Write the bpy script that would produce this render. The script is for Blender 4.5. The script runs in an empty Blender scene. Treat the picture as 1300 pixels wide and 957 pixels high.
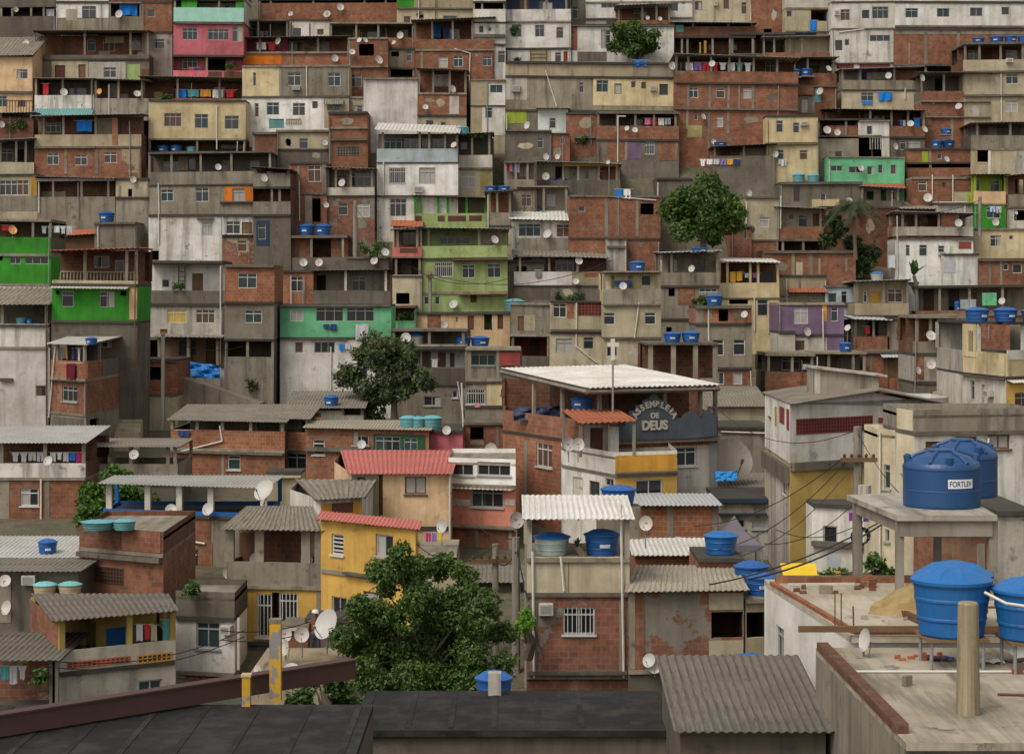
import bpy, math, random
import numpy as np
from mathutils import Vector
random.seed(7)
R = random.random
def U(a, b): return a + (b - a) * random.random()
sc = bpy.context.scene
COL = sc.collection
F = 2430.0      # focal length in photo pixels
YH = 380.0      # photo row of the eye-level line
CX = 650.0
def P(px, py, D): return Vector(((px - CX) / F * D, D, -(py - YH) / F * D))
def interp(x, pts):
    if x <= pts[0][0]: return pts[0][1]
    for (a, b), (c, d) in zip(pts, pts[1:]):
        if x <= c: return b + (d - b) * (x - a) / (c - a)
    return pts[-1][1]
# how far off the hillside stands that shows at a given row
DPTS = [(-80, 178), (0, 169), (150, 158), (300, 147), (430, 137), (470, 129), (520, 114), (560, 103), (620, 89), (700, 75), (760, 67), (868, 58), (957, 52)]
def Dof(y): return interp(y, DPTS)

# ------------------------------------------------------------------ materials
MATS = {}
class NT:
    def __init__(s, name):
        s.m = bpy.data.materials.new(name); s.m.use_nodes = True
        s.t = s.m.node_tree; s.t.nodes.clear()
        s.out = s.n('ShaderNodeOutputMaterial'); s.b = s.n('ShaderNodeBsdfPrincipled')
        s.l(s.b.outputs[0], s.out.inputs[0])
    def n(s, k, **kw):
        o = s.t.nodes.new(k)
        for a, v in kw.items(): setattr(o, a, v)
        return o
    def l(s, a, b): s.t.links.new(a, b)
    def uv(s, sx=1, sy=1, sz=1):
        if not hasattr(s, '_uv'):
            u = s.n('ShaderNodeUVMap'); oi = s.n('ShaderNodeObjectInfo')
            mul = s.n('ShaderNodeMath', operation='MULTIPLY'); mul.inputs[1].default_value = 37.0
            s.l(oi.outputs['Random'], mul.inputs[0])
            cb = s.n('ShaderNodeCombineXYZ'); s.l(mul.outputs[0], cb.inputs[0]); s.l(mul.outputs[0], cb.inputs[2])
            ad = s.n('ShaderNodeVectorMath', operation='ADD'); s.l(u.outputs[0], ad.inputs[0]); s.l(cb.outputs[0], ad.inputs[1])
            s._uv = ad.outputs[0]; s._raw = u.outputs[0]; s.rnd = oi.outputs['Random']
        if (sx, sy, sz) == (1, 1, 1): return s._uv
        m = s.n('ShaderNodeVectorMath', operation='MULTIPLY'); s.l(s._uv, m.inputs[0]); m.inputs[1].default_value = (sx, sy, sz)
        return m.outputs[0]
    def noise(s, vec, scale, detail=5, rough=.6):
        o = s.n('ShaderNodeTexNoise'); s.l(vec, o.inputs['Vector'])
        o.inputs['Scale'].default_value = scale; o.inputs['Detail'].default_value = detail; o.inputs['Roughness'].default_value = rough
        return o.outputs[0]
    def ramp(s, fac, lo, hi, a=0., b=1.):
        o = s.n('ShaderNodeMapRange'); s.l(fac, o.inputs[0])
        o.inputs[1].default_value = lo; o.inputs[2].default_value = hi; o.inputs[3].default_value = a; o.inputs[4].default_value = b
        return o.outputs[0]
    def mix(s, fac, a, b, mode='MIX'):
        o = s.n('ShaderNodeMix', data_type='RGBA', blend_type=mode)
        for sock, v in ((o.inputs[0], fac), (o.inputs[6], a), (o.inputs[7], b)):
            if isinstance(v, (int, float)): sock.default_value = v
            elif isinstance(v, tuple): sock.default_value = (*v, 1)
            else: s.l(v, sock)
        return o.outputs[2]
    def bump(s, h, st=.3, dist=.02):
        o = s.n('ShaderNodeBump'); o.inputs['Strength'].default_value = st; o.inputs['Distance'].default_value = dist
        s.l(h, o.inputs['Height']); s.l(o.outputs[0], s.b.inputs['Normal'])
    def fin(s, col, rough=.85, spec=.2, metal=0):
        if isinstance(col, tuple): s.b.inputs['Base Color'].default_value = (*col, 1)
        else: s.l(col, s.b.inputs['Base Color'])
        s.b.inputs['Roughness'].default_value = rough; s.b.inputs['Specular IOR Level'].default_value = spec; s.b.inputs['Metallic'].default_value = metal
        return s.m

def sc3(c, k): return tuple(min(1, x * k) for x in c)
MOULD = (.035, .034, .03)
def dirty(t, col, dirt, c2=None):
    """grime, rain streaks and mould blotches over a wall colour"""
    v = t.uv()
    big = t.noise(v, .55, 6, .65)
    col = t.mix(t.ramp(big, .33, .68), col, t.mix(1.0, col, (.64, .61, .55), 'MULTIPLY'))
    st = t.noise(t.uv(2.2, .16, 1), 1.0, 5, .65)
    blot = t.noise(v, 1.3, 8, .75)
    f1 = t.ramp(st, .47, .72, 0, dirt)
    col = t.mix(f1, col, t.mix(.68, col, MOULD))
    f2 = t.ramp(blot, .57, .70, 0, dirt * 1.25)
    col = t.mix(f2, col, t.mix(.75, col, MOULD))
    fine = t.noise(v, 9, 4, .7)
    col = t.mix(t.ramp(fine, .3, .7, 0, .35), col, t.mix(1., col, (.8, .79, .77), 'MULTIPLY'))
    return col, fine
def paint(key, rgb, dirt=.45, rough=.85):
    t = NT('paint_' + key)
    t.uv()
    vr = t.mix(t.ramp(t.rnd, 0, 1, 0, .75), rgb, tuple(a * b for a, b in zip(rgb, (.70, .69, .66))))
    if key in ('gr', 'dg'): m2 = t.n('ShaderNodeMath', operation='FRACT'); m1 = t.n('ShaderNodeMath', operation='MULTIPLY'); m1.inputs[1].default_value = 7.3; t.l(t.rnd, m1.inputs[0]); t.l(m1.outputs[0], m2.inputs[0]); vr = t.mix(t.ramp(m2.outputs[0], .4, 1, 0, .8), vr, (.29, .25, .185) if key == 'gr' else (.17, .15, .12))
    c, fine = dirty(t, vr, dirt)
    t.bump(fine, .35, .015)
    return t.fin(c, rough)
def brickc(t, a, b, mortar):
    v = t.uv()
    bt = t.n('ShaderNodeTexBrick'); t.l(t._raw, bt.inputs['Vector'])
    bt.inputs['Color1'].default_value = (*a, 1); bt.inputs['Color2'].default_value = (*b, 1); bt.inputs['Mortar'].default_value = (*mortar, 1)
    bt.inputs['Scale'].default_value = 1; bt.inputs['Mortar Size'].default_value = .016; bt.inputs['Mortar Smooth'].default_value = .3
    bt.inputs['Bias'].default_value = -.15; bt.inputs['Brick Width'].default_value = .3; bt.inputs['Row Height'].default_value = .2
    nz = t.noise(v, 1.7, 7, .75)
    c = t.mix(t.ramp(nz, .35, .7), bt.outputs[0], t.mix(1., bt.outputs[0], (.62, .56, .52), 'MULTIPLY'))
    sm = t.noise(v, .8, 6, .7)      # smeared mortar
    c = t.mix(t.ramp(sm, .55, .72, 0, .55), c, (.25, .215, .18))
    return c, bt
def brick(key, a=(.35, .140, .074), b=(.235, .092, .05), mortar=(.23, .185, .15), dirt=.5):
    t = NT('brick_' + key)
    c, bt = brickc(t, a, b, mortar)
    c = t.mix(t.ramp(t.rnd, 0, 1, 0, .45), c, t.mix(1., c, (.68, .64, .64), 'MULTIPLY'))
    c, fine = dirty(t, c, dirt)
    t.bump(bt.outputs[1], -.5, .02)
    return t.fin(c, .9)
def patchy(key, over, cut=.5, dirt=.45):
    """render that has come off in patches and shows the bricks"""
    t = NT('patchy_' + key)
    c, bt = brickc(t, (.29, .115, .068), (.19, .078, .05), (.20, .17, .145))
    v = t.uv()
    n1 = t.noise(v, .55, 9, .68)
    c = t.mix(t.ramp(n1, cut, cut + .03), c, over)
    c, fine = dirty(t, c, dirt)
    t.bump(fine, .4, .02)
    return t.fin(c, .9)
def plainm(key, rgb, rough=.6, spec=.3, metal=0, vary=.5):
    t = NT(key); v = t.uv()
    n = t.noise(v, 2.2, 5, .65)
    c = t.mix(t.ramp(n, .35, .7, 0, vary), rgb, sc3(rgb, .6))
    return t.fin(c, rough, spec, metal)
COLS = dict(lc=(.50, .44, .35), wh=(.70, .68, .645), ow=(.58, .54, .48), cr=(.62, .51, .31), be=(.47, .41, .295), ta=(.38, .315, .215), gr=(.255, .225, .182),
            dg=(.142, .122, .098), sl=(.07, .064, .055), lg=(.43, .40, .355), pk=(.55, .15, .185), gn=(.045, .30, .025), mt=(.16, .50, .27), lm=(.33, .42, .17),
            yl=(.65, .40, .10), oc=(.58, .30, .045), og=(.72, .20, .02), pb=(.42, .49, .53), tq=(.16, .36, .36), pu=(.19, .125, .21), sa=(.60, .235, .165), dgn=(.02, .085, .04),
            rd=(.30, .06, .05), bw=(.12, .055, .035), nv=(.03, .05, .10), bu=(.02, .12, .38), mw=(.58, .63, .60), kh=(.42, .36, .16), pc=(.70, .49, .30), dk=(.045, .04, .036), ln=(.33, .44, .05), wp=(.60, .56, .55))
def M(k):
    if k in MATS: return MATS[k]
    if k in COLS: m = paint(k, COLS[k], .95 if k in ('gr', 'dg', 'lg', 'sl') else .55)
    elif k == 'wm': m = paint('white_mouldy', (.64, .62, .58), 1.0)
    elif k == 'gm': m = paint('grey_mouldy', (.32, .29, .24), 1.0)
    elif k == 'ww': m = paint('clean_white', (.80, .79, .76), .15)
    elif k == 'tar':
        t = NT('bitumen'); v = t.uv(); a_ = t.noise(v, .8, 8, .7); b_ = t.noise(v, 5, 5, .7); c_ = t.mix(t.ramp(a_, .45, .62), (.012, .0115, .011), (.03, .028, .025)); c_ = t.mix(t.ramp(b_, .58, .72, 0, .4), c_, (.055, .05, .04)); t.bump(b_, .4, .02); m = t.fin(c_, .8)
    elif k == 'yh': m = paint('warm_yellow', (.74, .52, .17), .25)
    elif k == 'mgl': m = plainm('mint_glass', (.25, .46, .38), .2, .5)
    elif k == 'yd': m = paint('dull_yellow', (.44, .33, .10), .5)
    elif k == 'cp': m = paint('pale_cream', (.68, .60, .43), .3)
    elif k == 'mag': m = plainm('magenta_wall', (.13, .03, .055), .7)
    elif k == 'br': m = brick('red')
    elif k == 'bd': m = brick('dark', (.22, .085, .046), (.145, .06, .036), (.17, .135, .105), .7)
    elif k == 'bo': m = brick('orange', (.40, .15, .07), (.29, .108, .055), (.30, .24, .19), .4)
    elif k == 'pg': m = patchy('grey', (.235, .215, .185), .52)
    elif k == 'pt': m = patchy('tan', (.36, .295, .195), .48)
    elif k == 'pw': m = patchy('white', (.55, .51, .45), .46)
    elif k == 'fo': m = paint('formwork', (.26, .235, .20), .9)
    elif k == 'glass': m = plainm('dark_glass', (.018, .020, .022), .12, .5, 0, .3)
    elif k == 'cur_w': m = plainm('curtain_white', (.30, .285, .26), .6)
    elif k == 'cur_t': m = plainm('curtain_teal', (.022, .042, .044), .4)
    elif k == 'cur_b': m = plainm('curtain_brown', (.085, .045, .03), .6)
    elif k == 'cur_y': m = plainm('curtain_yellow', (.42, .28, .05), .6)
    elif k == 'cur_r': m = plainm('curtain_red', (.16, .04, .04), .6)
    elif k == 'fw': m = plainm('frame_white', (.46, .45, .42), .6)
    elif k == 'fg': m = plainm('frame_aluminium', (.28, .28, .27), .4, .5)
    elif k == 'fn': m = plainm('frame_brown', (.12, .06, .035), .6)
    elif k == 'pvc': m = plainm('pvc_white', (.52, .49, .43), .5, .3, 0, .6)
    elif k == 'zg': m = plainm('zinc_grey', (.36, .37, .37), .5, .4, 0, .6)
    elif k == 'fc': m = paint('fibre_cement', (.27, .24, .20), 1.0)
    elif k == 'zy': m = paint('zinc_dull', (.50, .50, .485), .6, .5)
    elif k == 'zn': m = paint('zinc_white_dusty', (.74, .73, .70), .35, .5)
    elif k == 'cs': m = paint('stained_concrete', (.40, .35, .275), 1.1)
    elif k == 'fcd': m = paint('fibre_cement_mossy', (.155, .14, .118), 1.0)
    elif k == 'fl': m = paint('fibre_cement_light', (.42, .38, .31), .6)
    elif k == 'tc': m = paint('terracotta_tile', (.42, .135, .07), .5)
    elif k == 'rr': m = paint('red_roof_sheet', (.56, .17, .15), .6)
    elif k == 'wood': m = paint('raw_wood', (.20, .12, .065), .5)
    elif k == 'woodo': m = paint('ochre_wood', (.42, .24, .05), .4)
    elif k == 'steel': m = plainm('steel', (.20, .20, .195), .5, .4)
    elif k == 'rust': m = plainm('rusty_iron', (.13, .055, .035), .8)
    elif k == 'black': m = plainm('black_rubber', (.012, .012, .012), .6)
    elif k == 'earth':
        t = NT('earth'); g = t.n('ShaderNodeNewGeometry'); a = t.noise(g.outputs[0], .4, 8, .7); b = t.noise(g.outputs[0], 3, 5, .7)
        c = t.mix(t.ramp(a, .4, .62), (.10, .075, .05), (.05, .06, .028)); c = t.mix(t.ramp(b, .4, .7, 0, .6), c, (.14, .12, .10))
        t.bump(b, .6, .1); m = t.fin(c, .95)
    else: raise KeyError(k)
    MATS[k] = m
    return m
def colmat(rgb, rough=.6, spec=.3, vary=.4, nm='colour'):
    k = ('c', tuple(rgb), rough, nm)
    if k not in MATS: MATS[k] = plainm(nm, rgb, rough, spec, 0, vary)
    return MATS[k]

# ------------------------------------------------------------------ meshes
class MB:
    def __init__(s): s.v = []; s.f = []; s.uv = []; s.mi = []
    def quad(s, pts, uvs=None, mi=0):
        b = len(s.v); s.v += [tuple(p) for p in pts]; s.f.append(tuple(range(b, b + len(pts))))
        if uvs is None:
            p0 = Vector(pts[0]); n = (Vector(pts[1]) - p0).cross(Vector(pts[2]) - p0)
            n = n.normalized() if n.length > 1e-12 else Vector((0, 0, 1))
            t = Vector((-n.y, n.x, 0)); t = t.normalized() if t.length > .05 else Vector((1, 0, 0))
            w = n.cross(t)
            uvs = [(Vector(p).dot(t), Vector(p).dot(w)) for p in pts]
        s.uv += uvs; s.mi.append(mi)
    def hexa(s, a, mi=0):   # a: 8 corners, bottom ring 0-3, top ring 4-7
        for q in ((3, 2, 1, 0), (4, 5, 6, 7), (0, 1, 5, 4), (1, 2, 6, 5), (2, 3, 7, 6), (3, 0, 4, 7)): s.quad([a[i] for i in q], None, mi)
    def box(s, x0, x1, y0, y1, z0, z1, mi=0):
        s.hexa([(x0, y0, z0), (x1, y0, z0), (x1, y1, z0), (x0, y1, z0), (x0, y0, z1), (x1, y0, z1), (x1, y1, z1), (x0, y1, z1)], mi)
    def prism(s, pl, z0, z1, mi=0):
        n = len(pl); s.quad([(p[0], p[1], z1) for p in pl], None, mi); s.quad([(p[0], p[1], z0) for p in reversed(pl)], None, mi)
        for i in range(n):
            a, b = pl[i], pl[(i + 1) % n]; s.quad([(a[0], a[1], z0), (b[0], b[1], z0), (b[0], b[1], z1), (a[0], a[1], z1)], None, mi)
    def tube(s, pts, r, n=6, mi=0, cap=True):
        pts = [Vector(p) for p in pts]; rs = r if isinstance(r, (list, tuple)) else [r] * len(pts); rings = []
        for i, p in enumerate(pts):
            d = (pts[min(i + 1, len(pts) - 1)] - pts[max(i - 1, 0)]).normalized()
            a = d.cross(Vector((0, 0, 1)) if abs(d.z) < .9 else Vector((1, 0, 0))).normalized(); b = d.cross(a)
            rings.append([p + (a * math.cos(2 * math.pi * k / n) + b * math.sin(2 * math.pi * k / n)) * rs[i] for k in range(n)])
        for i in range(len(rings) - 1):
            for k in range(n): s.quad([rings[i][k], rings[i + 1][k], rings[i + 1][(k + 1) % n], rings[i][(k + 1) % n]], None, mi)
        if cap: s.quad(rings[0], None, mi); s.quad(list(reversed(rings[-1])), None, mi)
    def lathe(s, prof, n=24, mi=0, wob=None):
        rings = []
        for i, (r, z) in enumerate(prof):
            rings.append([((r + (wob(i, k) if wob else 0)) * math.cos(2 * math.pi * k / n), (r + (wob(i, k) if wob else 0)) * math.sin(2 * math.pi * k / n), z) for k in range(n)])
        for i in range(len(rings) - 1):
            for k in range(n):
                a = [rings[i][k], rings[i][(k + 1) % n], rings[i + 1][(k + 1) % n], rings[i + 1][k]]
                s.quad(a, [(k / n * 6, prof[i][1]), ((k + 1) / n * 6, prof[i][1]), ((k + 1) / n * 6, prof[i + 1][1]), (k / n * 6, prof[i + 1][1])], mi)
    def build(s, name, mats, parent=None, smooth=False, origin=None):
        o = Vector(origin) if origin is not None else (Vector(parent['_o']) if parent is not None and '_o' in parent else None)
        v = [tuple(Vector(p) - o) for p in s.v] if o is not None else s.v
        me = bpy.data.meshes.new(name); me.from_pydata(v, [], s.f)
        ul = me.uv_layers.new(name='UVMap'); ul.data.foreach_set('uv', [c for q in s.uv for c in q])
        if not isinstance(mats, (list, tuple)): mats = [mats]
        for m in mats: me.materials.append(M(m) if isinstance(m, str) else m)
        me.polygons.foreach_set('material_index', s.mi)
        if smooth: me.polygons.foreach_set('use_smooth', [True] * len(s.f))
        me.update()
        ob = bpy.data.objects.new(name, me); COL.objects.link(ob)
        if parent is not None:
            ob.parent = parent
            if '_o' in parent: ob['_o'] = parent['_o']
        elif origin is not None: ob.location = origin
        return ob
def thing(name, loc, label=None, cat=None, group=None):
    o = bpy.data.objects.new(name, None); COL.objects.link(o); o.location = loc; o['_o'] = list(loc); o.empty_display_size = .3
    tag(o, label, cat, group); return o
def tag(o, label=None, cat=None, group=None, kind=None):
    if label: o['label'] = label
    if cat: o['category'] = cat
    if group: o['group'] = group
    if kind: o['kind'] = kind
    return o
def copy_tree(o, parent=None):
    c = o.copy(); COL.objects.link(c); c.parent = parent
    for ch in KIDS.get(o.name, ()): copy_tree(ch, c)
    return c
KIDS = {}
def proto_done(o):
    def rec(q):
        KIDS[q.name] = list(q.children)
        for ch in q.children: rec(ch)
    rec(o)
NUM = {2: 'two', 3: 'three', 4: 'four', 5: 'five', 6: 'six', 7: 'seven', 8: 'eight', 9: 'nine', 10: 'ten', 11: 'eleven', 12: 'twelve'}
ORD = {2: 'second', 3: 'third', 4: 'fourth', 5: 'fifth', 6: 'sixth', 7: 'seventh', 8: 'eighth', 9: 'ninth', 10: 'tenth'}
REG = {}
def reg(o, px, sing, plur, tail, cat, group):
    tag(o, None, cat, group); REG.setdefault((sing, plur, tail), []).append((px, o))
def relabel():
    for (sing, plur, tail), L in REG.items():
        L.sort(key=lambda q: q[0]); n = len(L)
        for i, (px, o) in enumerate(L):
            if n == 1: o['label'] = f'{sing} {tail}'
            else:
                if n == 2: w = ('left', 'right')[i]
                elif i == 0: w = 'leftmost'
                elif i == n - 1: w = 'rightmost'
                elif n % 2 and i == n // 2 and n == 3: w = 'middle'
                elif i < n / 2: w = ORD[i + 1] + ' from left'
                else: w = ORD[n - i] + ' from right'
                o['label'] = f'{w} of {NUM.get(n, str(n))} {plur} {tail}'
                if len(o['label'].split()) > 16: o['label'] = f'{w} {sing} {tail}'
            if len(o['label'].split()) > 16: print('LONG', o['label'])

class Seg:
    """one facade: a vertical plane between two ground points; o is the distance out of the wall"""
    def __init__(s, A, B):
        s.A = Vector((A[0], A[1])); s.B = Vector((B[0], B[1])); d = s.B - s.A; s.L = d.length; s.t = d / s.L; s.n = Vector((s.t.y, -s.t.x))
    def off(s, o): return Seg(s.A + s.n * o, s.B + s.n * o)
    def at(s, u, z, o=0): q = s.A + s.t * u + s.n * o; return Vector((q.x, q.y, z))
    def px(s, px, py, o=0):
        A = s.A + s.n * o; k = (px - CX) / F
        u = (k * A.y - A.x) / (s.t.x - k * s.t.y); D = A.y + s.t.y * u
        return u, -(py - YH) / F * D
    def fb(s, mb, u0, u1, z0, z1, o0, o1, mi=0):
        a = s.at; mb.hexa([a(u0, z0, o1), a(u1, z0, o1), a(u1, z0, o0), a(u0, z0, o0), a(u0, z1, o1), a(u1, z1, o1), a(u1, z1, o0), a(u0, z1, o0)], mi)
    def wall(s, mb, u0, u1, z0, z1, holes, o=0, rv=.16, mi=0):
        hs = [(max(a, u0), min(b, u1), max(c, z0), min(d, z1)) for a, b, c, d in holes]
        us = sorted({u0, u1, *[h[0] for h in hs], *[h[1] for h in hs]}); zs = sorted({z0, z1, *[h[2] for h in hs], *[h[3] for h in hs]})
        for i in range(len(us) - 1):
            for j in range(len(zs) - 1):
                a, b, c, d = us[i], us[i + 1], zs[j], zs[j + 1]
                if b - a < 1e-5 or d - c < 1e-5: continue
                m, q = (a + b) / 2, (c + d) / 2
                if any(h[0] < m < h[1] and h[2] < q < h[3] for h in hs): continue
                mb.quad([s.at(a, c, o), s.at(b, c, o), s.at(b, d, o), s.at(a, d, o)], [(a, c), (b, c), (b, d), (a, d)], mi)
        for a, b, c, d in hs:
            if b <= a or d <= c: continue
            for (p, q) in (((a, c), (a, d)), ((b, d), (b, c)), ((a, d), (b, d)), ((b, c), (a, c))):
                mb.quad([s.at(p[0], p[1], o), s.at(q[0], q[1], o), s.at(q[0], q[1], o - rv), s.at(p[0], p[1], o - rv)], None, mi)

def window(root, sg, u0, u1, z0, z1, o, st, near):
    """frame with panes set in the hole; the pane is a sub-part"""
    fm = {'w': 'fw', 'v': 'fg', 'n': 'fn', 'c': 'fw', 'g': 'fw', 'k': 'fw', 'y': 'fw'}[st]
    w, h = u1 - u0, z1 - z0; mb = MB(); fr = .05 if near else .045; a, b = o - .11, o - .05
    sg.fb(mb, u0, u1, z0, z0 + fr, a, b); sg.fb(mb, u0, u1, z1 - fr, z1, a, b)
    sg.fb(mb, u0, u0 + fr, z0 + fr, z1 - fr, a, b); sg.fb(mb, u1 - fr, u1, z0 + fr, z1 - fr, a, b)
    k = max(1, min(5, round(w / .5)));
    for i in range(1, k):
        u = u0 + w * i / k; sg.fb(mb, u - .02, u + .02, z0 + fr, z1 - fr, a + .01, b - .005)
    if st == 'k':
        for i in range(1, 5): z = z0 + h * i / 5; sg.fb(mb, u0 + fr, u1 - fr, z - .025, z + .025, a + .02, b + .015)
    elif h > .75 and st != 'n':
        z = z1 - h * .27; sg.fb(mb, u0 + fr, u1 - fr, z - .025, z + .025, a + .012, b + .004)
    if st == 'g':
        n = max(3, round(w / .14))
        for i in range(1, n): u = u0 + w * i / n; sg.fb(mb, u - .012, u + .012, z0, z1, o + .01, o + .035)
        sg.fb(mb, u0, u1, z0 - .03, z0, o + .005, o + .04)
    if near: sg.fb(mb, u0 - .06, u1 + .06, z0 - .07, z0 - .003, o + .002, o + .07)     # sill
    f = mb.build('window', fm, root)
    r = R()
    pm = 'glass'
    if st == 'c': pm = random.choice(['cur_w', 'cur_w', 'cur_b', 'cur_t'])
    elif st == 'y': pm = 'cur_y'
    elif r < .07: pm = 'cur_w'
    elif r < .16: pm = 'cur_b'
    elif r < .30: pm = 'cur_t'
    mb = MB(); mb.quad([sg.at(u0 + fr / 2, z0 + fr / 2, o - .085), sg.at(u1 - fr / 2, z0 + fr / 2, o - .085), sg.at(u1 - fr / 2, z1 - fr / 2, o - .085), sg.at(u0 + fr / 2, z1 - fr / 2, o - .085)])
    mb.build('pane', pm, f)
    if st in 'wvcn' and w > .5 and pm == 'glass' and R() < .3:      # a curtain half drawn behind the glass line
        mb = MB(); side = R() < .5; a0, a1 = (u0 + fr, u0 + w * U(.3, .5)) if side else (u1 - w * U(.3, .5), u1 - fr)
        n = 6
        for i in range(n):
            ua, ub = a0 + (a1 - a0) * i / n, a0 + (a1 - a0) * (i + 1) / n; da = -.082 + .006 * (i % 2); db = -.082 + .006 * ((i + 1) % 2)
            mb.quad([sg.at(ua, z0 + fr, o + da), sg.at(ub, z0 + fr, o + db), sg.at(ub, z1 - fr, o + db), sg.at(ua, z1 - fr, o + da)])
        mb.build('curtain', random.choice(['cur_w', 'cur_t', 'cur_b', 'cur_w']), f)

def corr_sheet(mb, a, b, c, d, pitch, amp, thick=.02, flat=False):
    """corrugated sheet: eave a-b, ridge d-c (ridges run from eave to ridge)"""
    a, b, c, d = map(Vector, (a, b, c, d)); n = 1 if flat else max(4, int((b - a).length / pitch * 4))
    nm = (b - a).cross(d - a).normalized(); nm = nm if nm.z > 0 else -nm
    rows = []
    for j in range(2):
        p, q = ((a, b), (d, c))[j]
        rows.append([p.lerp(q, i / n) + nm * (0 if flat else amp * math.sin(i * math.pi / 2 + .6)) for i in range(n + 1)])
    lo = [[p - nm * thick for p in r] for r in rows]
    for i in range(n):
        mb.quad([rows[0][i], rows[0][i + 1], rows[1][i + 1], rows[1][i]])
        mb.quad([lo[1][i], lo[1][i + 1], lo[0][i + 1], lo[0][i]])
        mb.quad([lo[0][i], lo[0][i + 1], rows[0][i + 1], rows[0][i]])
        mb.quad([rows[1][i], rows[1][i + 1], lo[1][i + 1], lo[1][i]])
    mb.quad([rows[0][0], rows[1][0], lo[1][0], lo[0][0]]); mb.quad([rows[1][n], rows[0][n], lo[0][n], lo[1][n]])

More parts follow.
